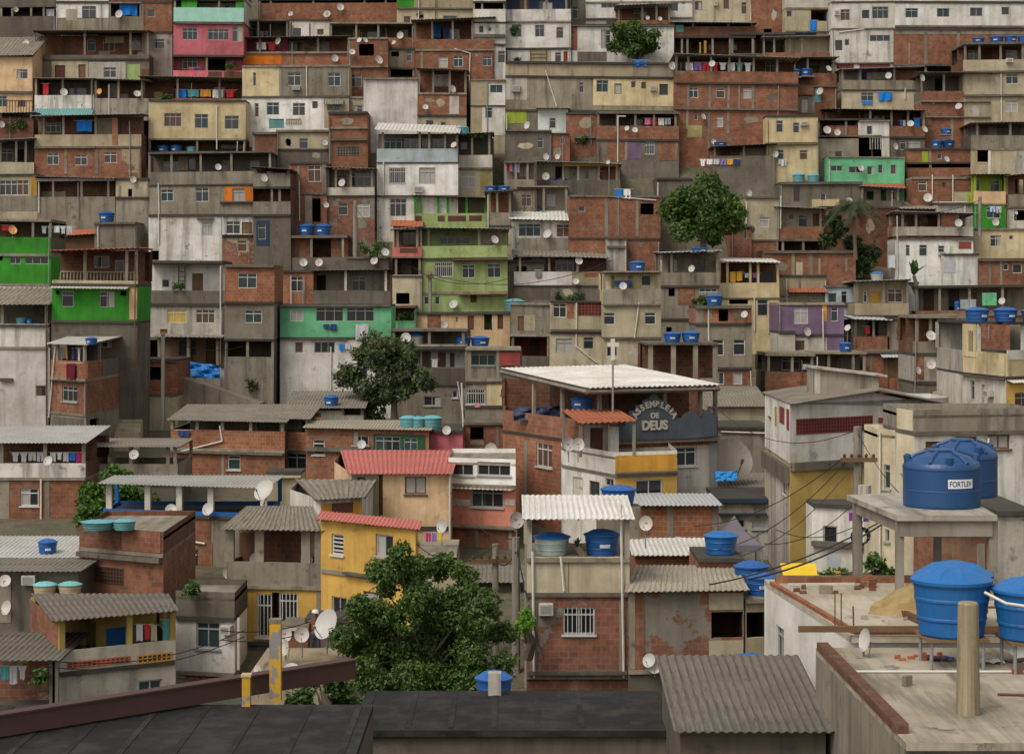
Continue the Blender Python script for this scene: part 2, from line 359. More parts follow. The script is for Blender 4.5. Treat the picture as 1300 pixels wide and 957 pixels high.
HOUSES = {}
def house(phrase, pts, dep, bands, roof='f', near=False, cat='house', group='houses stacked on the hillside', below=3.0, name='house', Dref=None, slab=True, tl=None, tr=None, par=False):
    """pts: visible facade corners (px, D) left to right; bands: storeys, top first"""
    W = [((p - CX) / F * D, D) for p, D in pts]
    e = U(.01, .03); W[0] = (W[0][0] + e, W[0][1]); W[-1] = (W[-1][0] - e, W[-1][1])
    Dm = Dref or min(D for _, D in pts)
    zz = lambda y: -(y - YH) / F * Dm
    bk = max(D for _, D in pts) + dep
    Bk = [(W[-1][0] if tr is None else tr, bk), (W[0][0] if tl is None else tl, bk)]
    if par: Bk = [(Bk[0][0], W[-1][1] + dep), (Bk[1][0], W[0][1] + dep)]
    segs = [Seg(W[i], W[i + 1]) for i in range(len(W) - 1)]
    cxw = sum(w[0] for w in W) / len(W)
    zb = zz(bands[-1]['y1']) - below
    root = thing(name, (cxw, Dm + dep / 2, zb), phrase, cat, group)
    info = dict(root=root, D=Dm, levels=[zz(b['y0']) for b in bands] + [zz(bands[-1]['y1'])], bands=bands, segs=segs, dep=dep, phrase=phrase, px=(pts[0][0], pts[-1][0]), near=near, zz=zz, back=bk)
    HOUSES[phrase] = info
    sk = 0 if near else U(-.14, .14)
    def plan(off): return [(w[0], w[1] - off * (1 + (U(-.5, .6) if not near else 0))) for w in W] + Bk
    if bands[0]['k'] == 'o' and roof == 'f' and not near and R() < .6: roof = random.choice('cccggyl') + '%.2f' % U(-.25, .3)
    ST = .13 if near else U(.10, .2)
    for bi, b in enumerate(bands):
        z1, z0 = zz(b['y0']), zz(b['y1']); last = bi == len(bands) - 1
        zt = z1 - (ST if slab else 0); zl = z0
        if last: zl = z0 - below
        feats = b['feats']; kind = b['k']; top = bi == 0
        # slab above this storey
        if slab and not (top and roof[0] in 'nzctrlgxhy'):
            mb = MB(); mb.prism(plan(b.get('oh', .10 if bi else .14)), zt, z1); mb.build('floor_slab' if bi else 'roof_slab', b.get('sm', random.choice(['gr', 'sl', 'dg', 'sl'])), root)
        else: zt = z1
        if kind == 'o':
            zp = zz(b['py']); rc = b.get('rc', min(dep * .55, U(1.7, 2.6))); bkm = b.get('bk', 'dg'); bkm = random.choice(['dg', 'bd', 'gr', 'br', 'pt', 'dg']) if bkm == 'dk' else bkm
        for si, sg in enumerate(segs):
            mine = []
            for f in feats:
                px = (f[1] + f[3]) / 2
                u, _ = sg.px(px, f[2])
                if (si == 0 or u >= 0) and (si == len(segs) - 1 or u < sg.L): mine.append(f)
            if kind == 'w': front, backs = mine, []
            else:
                front = [f for f in mine if (f[2] + f[4]) / 2 > b['py'] or f[0] in 'IRMPG']; backs = [f for f in mine if f not in front]
            HS = []; PN = [si]
            def place(fl, s, o):
                hs = []; HS.clear()
                for f in sorted(fl, key=lambda f: f[0] not in 'wvncgkyoDdt'):
                    k = f[0]; (u0, zb_), (u1, zt_) = s.px(f[1], f[4]), s.px(f[3], f[2])
                    u0 = max(u0, .03); u1 = min(u1, s.L - .03); zb_ = max(zb_, zl + .02); zt_ = min(zt_, zt - .02)
                    if k in 'wvncgkyoDdt' :
                        if u1 - u0 < .1 or zt_ - zb_ < .1: continue
                        hs.append((u0, u1, zb_, zt_)); HS.append(hs[-1])
                        if k in 'wvncgky': window(root, s, u0, u1, zb_, zt_, 0, k, near)
                        elif k == 'd' or k == 't':
                            mb = MB(); s.fb(mb, u0, u1, zb_, zt_, -.12, -.06); s.fb(mb, u0 + .1, u1 - .1, zb_ + .1, (zb_ + zt_) / 2 - .05, -.06, -.045); s.fb(mb, u0 + .1, u1 - .1, (zb_ + zt_) / 2 + .05, zt_ - .1, -.06, -.045)
                            mb.build('door', f[5] if len(f) > 5 else random.choice(['fn', 'bw', 'fn']), root)
                    else: deco(f, s, u0, u1, zb_, zt_)
                return hs
            def deco(f, s, u0, u1, z0_, z1_):
                k = f[0]; m = f[5] if len(f) > 5 else None; mb = MB()
                if k in 'mM':
                    ov = [h_ for h_ in HS if h_[0] < u1 and h_[1] > u0 and h_[2] < z1_ and h_[3] > z0_]
                    if k == 'm' and ov:
                        PN[0] += 1; s.wall(mb, u0, u1, z0_, z1_, ov, .02 + .001 * (PN[0] % 4), .19)
                        for (a_, b_) in ((u0, u0 + .001), (u1 - .001, u1)): s.fb(mb, a_, b_, z0_, z1_, 0, .019)
                    else: PN[0] += 1; s.fb(mb, u0, u1, z0_, z1_, -.05, .02 + .001 * (PN[0] % 4))
                    mb.build('wall_panel', m or 'gr', root)
                elif k in 'pP': s.fb(mb, u0, u1, z0_, z1_, -.05, .03); mb.build('pilaster', m or 'gr', root)
                elif k == 'a':
                    s.fb(mb, u0, u1, z0_, z1_, 0, .35); ac = mb.build('air_conditioner', 'ow', root)
                    mb = MB(); s.fb(mb, u0 + .05, u1 - .05, z0_ + .05, z1_ - .05, .35, .355); mb.build('grille', 'steel', ac)
                elif k == 's': s.fb(mb, u0, u1, z0_, z1_, 0, .22); mb.build('ledge', m or 'dg', root)
                elif k == 'j':
                    cs = .15 if near else .22; n = max(3, round((u1 - u0) / cs)); q = max(2, round((z1_ - z0_) / cs)); du = (u1 - u0) / n; dz = (z1_ - z0_) / q
                    for i in range(n + 1): s.fb(mb, u0 + du * i - cs * .14, u0 + du * i + cs * .14, z0_, z1_, .004, .03)
                    for i in range(q + 1): s.fb(mb, u0 - .028, u1 + .028, z0_ + dz * i - cs * .14, z0_ + dz * i + cs * .14, .004, .027)
                    cb = mb.build('perforated_block_panel', m or 'rd', root)
                    mb = MB(); s.fb(mb, u0, u1, z0_, z1_, -.04, .003); mb.build('dark_backing', 'dk', cb)
                elif k in 'rR':
                    pr_ = .4 if near else .75; a, b_ = s.at(u0, z0_, pr_), s.at(u1, z0_, pr_); c, d = s.at(u1, z1_, .01), s.at(u0, z1_, .01)
                    corr_sheet(mb, a, b_, c, d, .2, .02); mb.build('awning', m or 'tc', root)
                elif k in 'iI':
                    (ua, za), (ub, zb2) = s.px(f[1], f[2], .08), s.px(f[3], f[4], .08); mb.tube([s.at(ua, za, .08), s.at(ub, zb2, .08)], .05 if not near else .045, 6); mb.build('drainpipe', m or 'pvc', root, True)
                elif k in 'G':
                    n = max(4, round((u1 - u0) / .22))
                    for i in range(n + 1): u = u0 + (u1 - u0) * i / n; s.fb(mb, u - .02, u + .02, z0_, z1_, .0, .04)
                    s.fb(mb, u0, u1, z1_, z1_ + .05, -.01, .05); mb.build('railing', m or 'fw', root)
                elif k == 'l':
                    for q in (u0, u1): s.fb(mb, q - .025, q + .025, z0_, z1_, .05, .1)
                    n = int((z1_ - z0_) / .3)
                    for i in range(1, n): s.fb(mb, u0, u1, z0_ + .3 * i, z0_ + .3 * i + .04, .06, .09)
                    mb.build('ladder', m or 'wood', root)
                elif k == 'b':     # baluster row
                    n = max(4, round((u1 - u0) / .2))
                    for i in range(n + 1): u = u0 + (u1 - u0) * i / n; mb.tube([s.at(u, z0_, .03), s.at(u, (z0_ + z1_) / 2 - .05, .03), s.at(u, z1_, .03)], [.05, .07, .04], 5)
                    s.fb(mb, u0, u1, z1_, z1_ + .07, -.03, .08); mb.build('balustrade', m or 'be', root)
            if kind == 'w' or str(si) in str(b.get('solid', '')):
                hs = place(mine if kind == 'w' else [f for f in mine], sg, 0)
                if kind == 'w' and not near and b['m'] not in ('wp', 'gm', 'ww', 'wm') and zt - z0 > 1.7 and sg.L > 1.6:
                    occ = [(a - .25, c + .25) for a, c, _, _ in hs] + [(min(sg.px(f[1], f[4])[0], sg.px(f[3], f[4])[0]) - .2, max(sg.px(f[1], f[4])[0], sg.px(f[3], f[4])[0]) + .2) for f in mine]
                    u = .35
                    while u < sg.L - 1.0:
                        u += U(.1, .9); ww = U(.5, 1.1)
                        if u + ww > sg.L - .2: break
                        if not any(a < u + ww and c > u for a, c in occ) and R() < .5:
                            q = (u, u + ww, z0 + U(.75, 1.0), min(zt - .2, z0 + U(1.6, 1.95)))
                            if q[3] - q[2] > .4: hs.append(q); window(root, sg, *q, 0, random.choice('wvvnck'), near)
                        u += ww + U(.4, 1.2)
                mb = MB(); sg.wall(mb, 0, sg.L, zl, zt, hs); mb.build('wall', b.get('solidm', b['m']), root)
                if b['m'] in ('br', 'bd', 'bo', 'gr', 'dg', 'be', 'ta') and kind == 'w' and not near:
                    rects = list(hs)
                    for f in mine: (fa, fb1), (fc, fd) = sg.px(f[1], f[4]), sg.px(f[3], f[2]); rects.append((min(fa, fc) - .1, max(fa, fc) + .1, min(fb1, fd) - .1, max(fb1, fd) + .1))
                    for q in range(random.choice([0, 1, 1, 2, 3])):
                        pw, ph_ = U(.25, .8), U(.2, .6)
                        if sg.L < 2 * pw + .4 or zt - z0 < 2 * ph_ + .3: continue
                        pu, pz_ = U(pw + .1, sg.L - pw - .1), U(z0 + ph_ + .1, zt - ph_ - .1)
                        if any(a < pu + pw and c > pu - pw and d_ < pz_ + ph_ and e_ > pz_ - ph_ for a, c, d_, e_ in rects): continue
                        nn_ = 11; ring = [(pu + pw * math.cos(k * 6.283 / nn_) * U(.6, 1), pz_ + ph_ * math.sin(k * 6.283 / nn_) * U(.6, 1)) for k in range(nn_)]
                        mb = MB(); mb.quad([sg.at(u_, z_, .012) for u_, z_ in ring])
                        for k in range(nn_): a_, b_ = ring[k], ring[(k + 1) % nn_]; mb.quad([sg.at(*a_, .0), sg.at(*b_, .0), sg.at(*b_, .012), sg.at(*a_, .012)])
                        mb.build('plaster_patch', random.choice(['gr', 'dg', 'gr', 'ta', 'lg'] if b['m'] in ('br', 'bd', 'bo', 'pg', 'pt') else ['gr', 'dg', 'lg', 'be']), root)
            else:
                hs = place(front, sg, 0)
                mb = MB(); sg.fb(mb, 0, sg.L, zl, zp, -.13, 0); mb.build('parapet', b['m'], root)
                bs = sg.off(-rc); hs = place(backs, bs, 0)
                if len(hs) < 2 and bs.L > 1.8 and b.get('bk') != 'none' and not near:
                    u = .3
                    while u < bs.L - 1.1:
                        u += U(.2, 1.6); ww = U(.7, 1.2)
                        if u + ww > bs.L - .15: break
                        if not any(a - .1 < u + ww and c > u - .1 for a, c, _, _ in hs):
                            if R() < .5:
                                q = (u, u + .78, zl + .02 if not last else z0 + .02, min(zt - .1, z0 + 2.05)); hs.append(q)
                                if R() < .6: mb = MB(); bs.fb(mb, q[0], q[1], q[2], q[3], -.12, -.06); mb.build('door', random.choice(['fn', 'bw', 'wood', 'lg']), root)
                            elif zt - z0 > 1.7:
                                q = (u, u + ww, z0 + .95, min(zt - .15, z0 + 1.95)); hs.append(q); window(root, bs, *q, 0, random.choice('wvnc'), near)
                        u += ww
                if b.get('bk') != 'none' and bs.L > (rc if si else 0) + (rc if si < len(segs) - 1 else 0) + .1:
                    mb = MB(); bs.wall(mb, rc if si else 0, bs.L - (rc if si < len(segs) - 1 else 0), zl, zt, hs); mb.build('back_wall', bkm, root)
                for cpx in b.get('cols', []):
                    u, _ = sg.px(cpx, 0)
                    if -.3 <= u <= sg.L + .3:
                        u = min(max(u, .08), sg.L - .08); mb = MB(); cw = b.get('cw', .085); sg.fb(mb, u - cw, u + cw, zp, zt, -.14, -.006); mb.build('column', b.get('cm', 'gr'), root)
        # side and back walls
        mb = MB(); side = plan(0); nW = len(W)
        edges = [(side[nW - 1], side[nW]), (side[nW], side[nW + 1]), (side[nW + 1], side[0])]
        for ei, (p, q) in enumerate(edges):
            s2 = Seg(p, q)
            if kind == 'o' and top and ei != 1:
                if b.get('sides'): s2.wall(mb, 0, s2.L, zl, zt, [])
                else: s2.fb(mb, 0 if ei == 2 else .13, s2.L - (.13 if ei == 2 else 0), zl, zp, -.12, 0)
            elif ei == 1 and b.get('bk') == 'none': s2.fb(mb, 0, s2.L, zl, zz(b['py']), -.12, 0)
            else: s2.wall(mb, 0, s2.L, zl, zt, [])
        if kind == 'o' and top and not b.get('sides'):
            for (x, y) in (side[nW], side[nW + 1]): mb.box(x - .08, x + .08, y - .2, y - .02, zp, zt)
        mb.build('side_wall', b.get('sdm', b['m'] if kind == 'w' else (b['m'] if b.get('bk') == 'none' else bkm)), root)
    # roof
    z1 = zz(bands[0]['y0']); rk = roof[0]
    if rk in 'zctrlghy':
        m = {'y': 'zy', 'h': 'fcd', 'g': 'zg', 'z': 'zn', 'c': 'fc', 't': 'tc', 'r': 'rr', 'l': 'fl'}[rk]
        oh = .35
        if roof[1:2] == '@': rr_ = -(float(roof[2:]) - YH) / F * (bk + .1) - z1 - .03; rise = max(-.25, rr_);
        else: rise = .12 if len(roof) == 1 else float(roof[1:])
        fi = max(range(len(W) - 1), key=lambda i: pts[i + 1][0] - pts[i][0]); wa, wb = W[fi], W[fi + 1]
        A = Vector((wa[0] - .15, wa[1] - oh, z1 + .03)); B = Vector((wb[0] + .15, wb[1] - oh, z1 + .03)); C = Vector((Bk[0][0] + .15, Bk[0][1] + .1, z1 + .03 + rise)); Dd = Vector((Bk[1][0] - .15, Bk[1][1] + .1, z1 + .03 + rise))
        if not near: A.z += sk; Dd.z += sk; B.z -= sk; C.z -= sk; A.y -= U(0, .35); B.y -= U(0, .35)
        mb = MB(); corr_sheet(mb, A, B, C, Dd, .18 if near else .3, .02 if near else .025); mb.build('corrugated_roof' if rk != 't' else 'tiled_roof', m, root)
        for k in (0, .5, 1):
            mb = MB(); p, q = A.lerp(B, .02 + .96 * k), Dd.lerp(C, .02 + .96 * k); p = p.lerp(q, .06); mb.tube([p - Vector((0, 0, .07)), q - Vector((0, 0, .07))], .04, 4); mb.build('rafter', 'wood', root)
        if bands[0]['k'] == 'w' and rise > .12:
            mb = MB(); F0, F1, B1, B0 = [(p[0], p[1]) for p in (W[0], W[-1], Bk[0], Bk[1])]; g_ = rise - .04
            mb.quad([(*B0, z1), (*F0, z1), (*B0, z1 + g_)]); mb.quad([(*F1, z1), (*B1, z1), (*B1, z1 + g_)]); mb.quad([(*B1, z1), (*B0, z1), (*B0, z1 + g_), (*B1, z1 + g_)])
            mb.build('gable_wall', bands[0]['m'], root)
    elif rk == 'f' and not near and R() < .5:
        for w in (W[0], W[-1], Bk[0]):
            if R() < .6:
                for q in range(random.randint(1, 3)):
                    x = w[0] + (.12 if w is W[0] else -.12) + U(-.1, .1); y = w[1] + .15; mb = MB(); hh = U(.35, .9); mb.tube([(x, y, z1 - .02), (x + U(-.06, .06), y, z1 + hh)], .014, 4); mb.build('rebar', 'rust', root)
    if not near:
        for sg in segs:
            for q in range(random.choice([0, 1, 1, 2])):
                u = random.choice([.12, sg.L - .12, U(.2, max(.3, sg.L - .2))]); u = min(max(u, .1), sg.L - .1); bi = random.randrange(len(bands)); za = zz(bands[bi]['y0']) - U(.2, .5); zb2 = zz(bands[-1]['y1']) - .5
                if za - zb2 < 1: continue
                mb = MB(); o_ = U(.1, .2); mb.tube([sg.at(u, za, .02), sg.at(u, za - .05, o_), sg.at(u + U(-.04, .04), zb2, o_)], U(.025, .05), 5); mb.build('drainpipe', random.choice(['pvc', 'steel', 'steel', 'fn']), root, True)
        root.rotation_euler = (0, U(-.012, .012), 0)
    if rk == 'n':
        mb = MB(); mb.prism(plan(0), z1 - .3, z1 - .2); mb.build('roof_slab', 'gr', root)
    return info
# ------------------------------------------------------------------ things that repeat
def colour_tank(col, lidcol, stripes):
    root = thing('water_tank', (0, 0, 0)); del root['_o']
    mb = MB(); mb.lathe([(.0, 0), (.80, 0), (.84, .04), (.86, .3), (.90, .32), (.90, .36), (.89, .38), (.93, .66), (.96, .68), (.96, .72), (.95, .74), (.97, .95), (1.0, .96), (1.0, 1.0), (.9, 1.0)], 28); mb.build('tank_body', colmat(col, .45, .4, .35, 'tank_plastic'), root, True)
    mb = MB(); wob = lambda i, k: 0
    n = 32
    def lid(r, k): return (.05 if (k % 4 == 0 and .25 < r < .95) else 0) * .8
    prof = [(1.05, .0), (1.06, .06), (.98, .09), (.6, .21), (.25, .30), (.18, .31), (.0, .32)]; rings = []
    for r, z in prof: rings.append([(r * math.cos(2 * math.pi * k / n), r * math.sin(2 * math.pi * k / n), 1.0 + z + lid(r, k)) for k in range(n)])
    for i in range(len(rings) - 1):
        for k in range(n): mb.quad([rings[i][k], rings[i][(k + 1) % n], rings[i + 1][(k + 1) % n], rings[i + 1][k]])
    mb.build('lid', colmat(lidcol, .45, .4, .35, 'tank_plastic'), root)
    if stripes:
        mb = MB()
        for k in range(5):
            a0, a1 = -math.pi / 2 + .28 * (k - 2.5) / 2.5 * 1.1, -math.pi / 2 + .28 * (k - 1.5) / 2.5 * 1.1
            mb.quad([(.965 * math.cos(a0), .965 * math.sin(a0), .44), (.965 * math.cos(a1), .965 * math.sin(a1), .44), (.985 * math.cos(a1), .985 * math.sin(a1), .62), (.985 * math.cos(a0), .985 * math.sin(a0), .62)])
        mb.build('sticker', colmat((.5, .54, .58), .5, .3, .2, 'sticker'), root)
    proto_done(root); return root
TANKS = {'b': (colour_tank((.011, .072, .24), (.012, .085, .28), True), 'blue'), 'B': (colour_tank((.010, .095, .28), (.012, .115, .33), False), 'bright blue'),
         'q': (colour_tank((.085, .24, .26), (.10, .30, .34), False), 'teal'), 'c': (colour_tank((.30, .29, .26), (.03, .14, .36), False), 'grey'),
         'l': (colour_tank((.28, .34, .31), (.01, .10, .33), False), 'pale green'), 'o': (colour_tank((.36, .28, .18), (.16, .40, .40), False), 'tan')}
USED = set()
def inst(pr):
    if pr.name not in USED: USED.add(pr.name); return pr
    return copy_tree(pr)
def tank(h, x0, y0, x1, y1, k='b'):
    w = x1 - x0; D0 = h['D'] + .15; wm = w / F * D0
    D = D0 + wm / 2; cx = ((x0 + x1) / 2 - CX) / F * D; zbp = -(y1 - YH) / F * D
    lev = min(h['levels'], key=lambda z: abs(z - zbp))
    inner = False
    if abs(lev - zbp) > .75: lev = zbp; inner = True
    # keep above the slab behind the parapet of an open storey
    hm = max(.35, (y1 - y0) / F * D - (.0 if lev == zbp else (lev - zbp) * .5))
    pr, cn = TANKS[k]; t = inst(pr); s = wm / 2 / 1.03
    if inner:      # stands on a shelf fixed to the front
        D = h['D'] - wm / 2 - .05; cx = ((x0 + x1) / 2 - CX) / F * D; lev = -(y1 - YH) / F * D
        mb = MB(); mb.box(cx - wm / 2, cx + wm / 2, h['D'] - wm - .1, h['D'] + .05, lev - .1, lev - .003); mb.build('tank_shelf', 'gr', h['root'])
    t.location = (cx, D, lev + .004); t.scale = (s, s, hm / 1.32); t.rotation_euler = (0, 0, U(-.5, .5))
    reg(t, (x0 + x1) / 2, f'{cn} water tank', f'{cn} tanks', 'on the ' + h['phrase'], 'water tank', 'water tanks on roofs and terraces')
def make_dish(col, nm, logo):
    root = thing('satellite_dish', (0, 0, 0)); del root['_o']
    mb = MB(); prof = [(r * .5, .16 * r * r) for r in (0, .2, .4, .6, .8, 1.0)]
    n = 20; rings = [[(r * math.cos(2 * math.pi * k / n), -z2, r * 1.06 * math.sin(2 * math.pi * k / n)) for k in range(n)] for r, z2 in [(r, -.16 + z) for r, z in prof]]
    # bowl opens towards -y, rim nearest
    rings = [[(x, .13 - (.16 * (i / 5) ** 2), z) for (x, y, z) in rg] for i, rg in enumerate(rings)]
    for i in range(5):
        for k in range(n): mb.quad([rings[i][k], rings[i][(k + 1) % n], rings[i + 1][(k + 1) % n], rings[i + 1][k]])
    ref = mb.build('reflector', colmat(col, .5, .3, .35, 'dish_paint'), root, True)
    if logo:
        mb = MB()
        for j, (a, b, z0, z1) in enumerate([(-.13, .13, -.01, .06), (-.09, .08, -.06, -.03)]):
            y = .06
            mb.quad([(a, .118, z0), (b, .118, z0), (b, .118, z1), (a, .118, z1)])
        mb.build('emblem', colmat((.36, .10, .08), .6, .3, .6, 'dish_emblem'), ref)
    mb = MB(); mb.tube([(0, .1, -.50), (0, -.42, -.28)], .016, 5); mb.tube([(0, -.38, -.28), (0, -.50, -.22)], .04, 6); mb.build('feed_arm', 'steel', root)
    mb = MB(); mb.tube([(0, .14, 0), (0, .3, -.05), (0, .34, -.3), (0, .34, -.75)], .025, 6); mb.build('mast', 'steel', root)
    proto_done(root); return root, nm
DISH = {'m': make_dish((.23, .20, .165), 'mesh', False), 'w': make_dish((.40, .385, .355), 'white', False), 'x': make_dish((.42, .39, .355), 'white', True), 'or': make_dish((.50, .24, .08), 'orange', False)}
def dish(h, x, y, r, k=None, yaw=None):
    zc = h['zz'](y)
    inside = zc <= h['levels'][0]
    D = h['D'] - .42 if inside else h['D'] + .25
    if inside:
        sg = next((s for i, s in enumerate(h['segs']) if 0 <= s.px(x, y)[0] <= s.L), h['segs'][0]); u, z = sg.px(x, y, .42); p = sg.at(u, z, .42); D = p.y
    else: p = P(x, y, D)
    pr, cn = DISH[k or random.choice('wx')]; t = inst(pr); s = r * 2 / F * D * U(.8, 1.0)
    yw = yaw if yaw is not None else U(-.75, .75)
    t.location = p; t.scale = (s, s, s); t.rotation_euler = (-U(.15, .55), 0, yw)
    if inside:
        mb = MB(); mb.box(p.x - .02, p.x + .02, p.y, p.y + .44, p.z - s * .3 - .02, p.z - s * .3 + .02); mb.build('dish_bracket', 'steel', h['root'])
    else:
        mb = MB(); mb.tube([(p.x, p.y + .34 * s, p.z - .4 * s), (p.x, p.y + .34 * s, min(p.z - .6 * s, h['levels'][0] - .05))], .025, 5); mb.build('mast', 'steel', h['root'])
    reg(t, x, f'{cn} satellite dish', f'{cn} dishes', 'on the ' + h['phrase'], 'satellite dish', 'satellite dishes on walls and roofs')
CLO = dict(be=((.45, .38, .24), 'beige'), wh=((.62, .62, .62), 'white'), lg=((.42, .42, .44), 'pale grey'), bu=((.015, .16, .50), 'bright blue'), nv=((.03, .05, .13), 'navy'), rd=((.48, .04, .05), 'red'), pk=((.55, .20, .30), 'pink'),
           pu=((.22, .14, .34), 'violet'), tq=((.08, .32, .36), 'teal'), og=((.6, .25, .04), 'orange'), oc=((.55, .30, .04), 'ochre'), yl=((.6, .45, .06), 'yellow'), gr=((.16, .16, .16), 'dark grey'), lm=((.3, .5, .1), 'lime'), gn=((.04, .30, .14), 'green'), pb=((.3, .42, .6), 'sky blue'), mg=((.42, .03, .16), 'magenta'), bd=((.10, .012, .025), 'burgundy'))
def garment(p, w, h, col, kind, face=Vector((1, 0))):
    mb = MB(); n = 7; m = 5; ph = U(0, 6); t = Vector((face.x, face.y, 0)); nn = Vector((t.y, -t.x, 0))
    def pt(i, j):
        u = i / n - .5; v = j / m
        ww = w
        if kind == 'shirt' and v > .34: ww = w * .66
        if kind == 'shirt' and v <= .34: ww = w * (1 - .1 * v)
        d = .05 * w * math.sin(i * 1.5 + ph + v) * (.3 + v)
        return p + t * (u * ww) + nn * d + Vector((0, 0, -v * h - (.03 * h * math.sin(i * .9 + ph) if j == m else 0)))
    g = [[pt(i, j) for i in range(n + 1)] for j in range(m + 1)]
    for j in range(m):
        for i in range(n):
            if kind == 'trousers' and j > 1 and i in (3,): continue
            mb.quad([g[j + 1][i], g[j + 1][i + 1], g[j][i + 1], g[j][i]])
    b = [[q + nn * -.015 for q in r] for r in g]
    for j in range(m):
        for i in range(n):
            if kind == 'trousers' and j > 1 and i in (3,): continue
            mb.quad([b[j][i], b[j][i + 1], b[j + 1][i + 1], b[j + 1][i]])
    return mb.build({'shirt': 'shirt', 'towel': 'towel', 'trousers': 'trousers', 'cloth': 'cloth'}[kind], colmat(col, .85, .1, .35, 'cloth'), None, False, p)
def laundry(h, x0, x1, y, ln, cols, o=None, tail=None):
    sg = next((s for i, s in enumerate(h['segs']) if 0 <= s.px((x0 + x1) / 2, y)[0] <= s.L), h['segs'][0])
    off = .12 if o is None else o
    zc = h['zz'](y + ln / 2); b = None
    for q in h['bands']:
        if h['zz'](q['y0']) >= zc >= h['zz'](q['y1']): b = q
    if b and b['k'] == 'o' and y < b['py'] - 3 and o is None: off = -.28
    n = len(cols); hang = []
    for i, c in enumerate(cols):
        xa = x0 + (x1 - x0) * (i + .5) / n; u, z = sg.px(xa, y, off); wpx = (x1 - x0) / n; p = sg.at(u, z, off)
        D = p.y; w = wpx * .86 / F * D; hh = ln / F * D * (U(.75, 1.05) if n > 1 else 1)
        kind = 'cloth' if n == 1 and w > 1.1 else random.choice(['shirt', 'towel', 'towel', 'trousers'] if n > 1 else ['towel'])
        g = garment(p, w, hh, CLO[c][0], kind, sg.t); nm = CLO[c][1]
        reg(g, xa, f'{nm} {kind} hanging', f'{nm} {kind}{"" if kind == "trousers" else "s"}', ('at the ' if n < 2 else 'at the ') + h['phrase'], {'cloth': 'cloth', 'towel': 'towel', 'shirt': 'shirt', 'trousers': 'trousers'}[kind], 'washing hung out to dry')
        hang.append((u, z))
    if n >= 1:
        (ua, za), (ub, zb) = sg.px(x0 - 2, y, off), sg.px(x1 + 2, y, off); mb = MB(); mb.tube([sg.at(ua, za, off), sg.at(ub, zb, off)], .012, 4); mb.build('clothes_line', 'pvc', h['root'])
# ------------------------------------------------------------------ plants
LEAFM = {}
def leafmat(rgb):
    if rgb not in LEAFM:
        t = NT('leaf'); at = t.n('ShaderNodeAttribute', attribute_name='tint')
        c = t.mix(at.outputs[2], sc3(rgb, .45), sc3(rgb, 1.55)); t.fin(c, .55, .3)
        tr = t.n('ShaderNodeBsdfTranslucent'); t.l(c, tr.inputs[0]); ms = t.n('ShaderNodeMixShader'); ms.inputs[0].default_value = .25
        t.l(t.b.outputs[0], ms.inputs[1]); t.l(tr.outputs[0], ms.inputs[2]); t.l(ms.outputs[0], t.out.inputs[0]); LEAFM[rgb] = t.m
    return LEAFM[rgb]
def leaves(name, blobs, n, size, rgb, parent, seed=1, shell=.55, asp=.5, origin=None):
    rg = np.random.default_rng(seed); bl = np.array([b[:3] for b in blobs]); rr = np.array([b[3] for b in blobs]); sq = np.array([b[4] if len(b) > 4 else 1. for b in blobs])
    p = rr ** 2; p = p / p.sum(); idx = rg.choice(len(bl), n, p=p)
    d = rg.normal(size=(n, 3)); d /= np.linalg.norm(d, axis=1)[:, None]
    rad = rr[idx] * (shell + (1 - shell) * rg.random(n) ** .5) * (1 + .10 * rg.normal(size=n))
    c = bl[idx] + d * rad[:, None] * np.stack([np.ones(n), np.ones(n), sq[idx]], 1)
    # sprays: small groups of leaves round shared twig ends
    k = n // 7; tw = c[rg.integers(0, n, k)]; own = rg.integers(0, k, n); m = rg.random(n) < .8; c[m] = tw[own[m]] + rg.normal(size=(m.sum(), 3)) * size * .8
    nrm = d * .6 + rg.normal(size=(n, 3)) * .6 + np.array([0, -.15, .55]); nrm /= np.linalg.norm(nrm, axis=1)[:, None]
    a = np.cross(nrm, rg.normal(size=(n, 3))); a /= np.linalg.norm(a, axis=1)[:, None]; b = np.cross(nrm, a)
    s = size * (.6 + .8 * rg.random(n))[:, None]
    fold = nrm * s * .18
    v = np.stack([c - a * s, c - b * s * asp + fold, c + a * s, c + b * s * asp + fold], 1).reshape(-1, 3)
    o = np.array(parent['_o'] if parent is not None else (origin or (0, 0, 0))); v = v - o
    me = bpy.data.meshes.new(name); me.vertices.add(4 * n); me.vertices.foreach_set('co', v.ravel())
    me.loops.add(6 * n); me.polygons.add(2 * n)
    q = np.arange(n) * 4; f = np.stack([q, q + 1, q + 2, q, q + 2, q + 3], 1).ravel()
    me.loops.foreach_set('vertex_index', f.astype(np.int32)); me.polygons.foreach_set('loop_start', (np.arange(2 * n) * 3).astype(np.int32))
    try: me.polygons.foreach_set('loop_total', np.full(2 * n, 3, np.int32))
    except Exception: pass
    at = me.attributes.new('tint', 'FLOAT', 'FACE'); clump = rg.random(k); tint = np.clip(.55 * np.where(m, clump[own], rg.random(n)) + .45 * rg.random(n), 0, 1)
    at.data.foreach_set('value', np.repeat(tint, 2).astype(np.float32)); me.materials.append(leafmat(rgb)); me.update(calc_edges=True); me.validate()
    ob = bpy.data.objects.new(name, me); COL.objects.link(ob)
    if parent is not None: ob.parent = parent; ob['_o'] = parent['_o']
    return ob
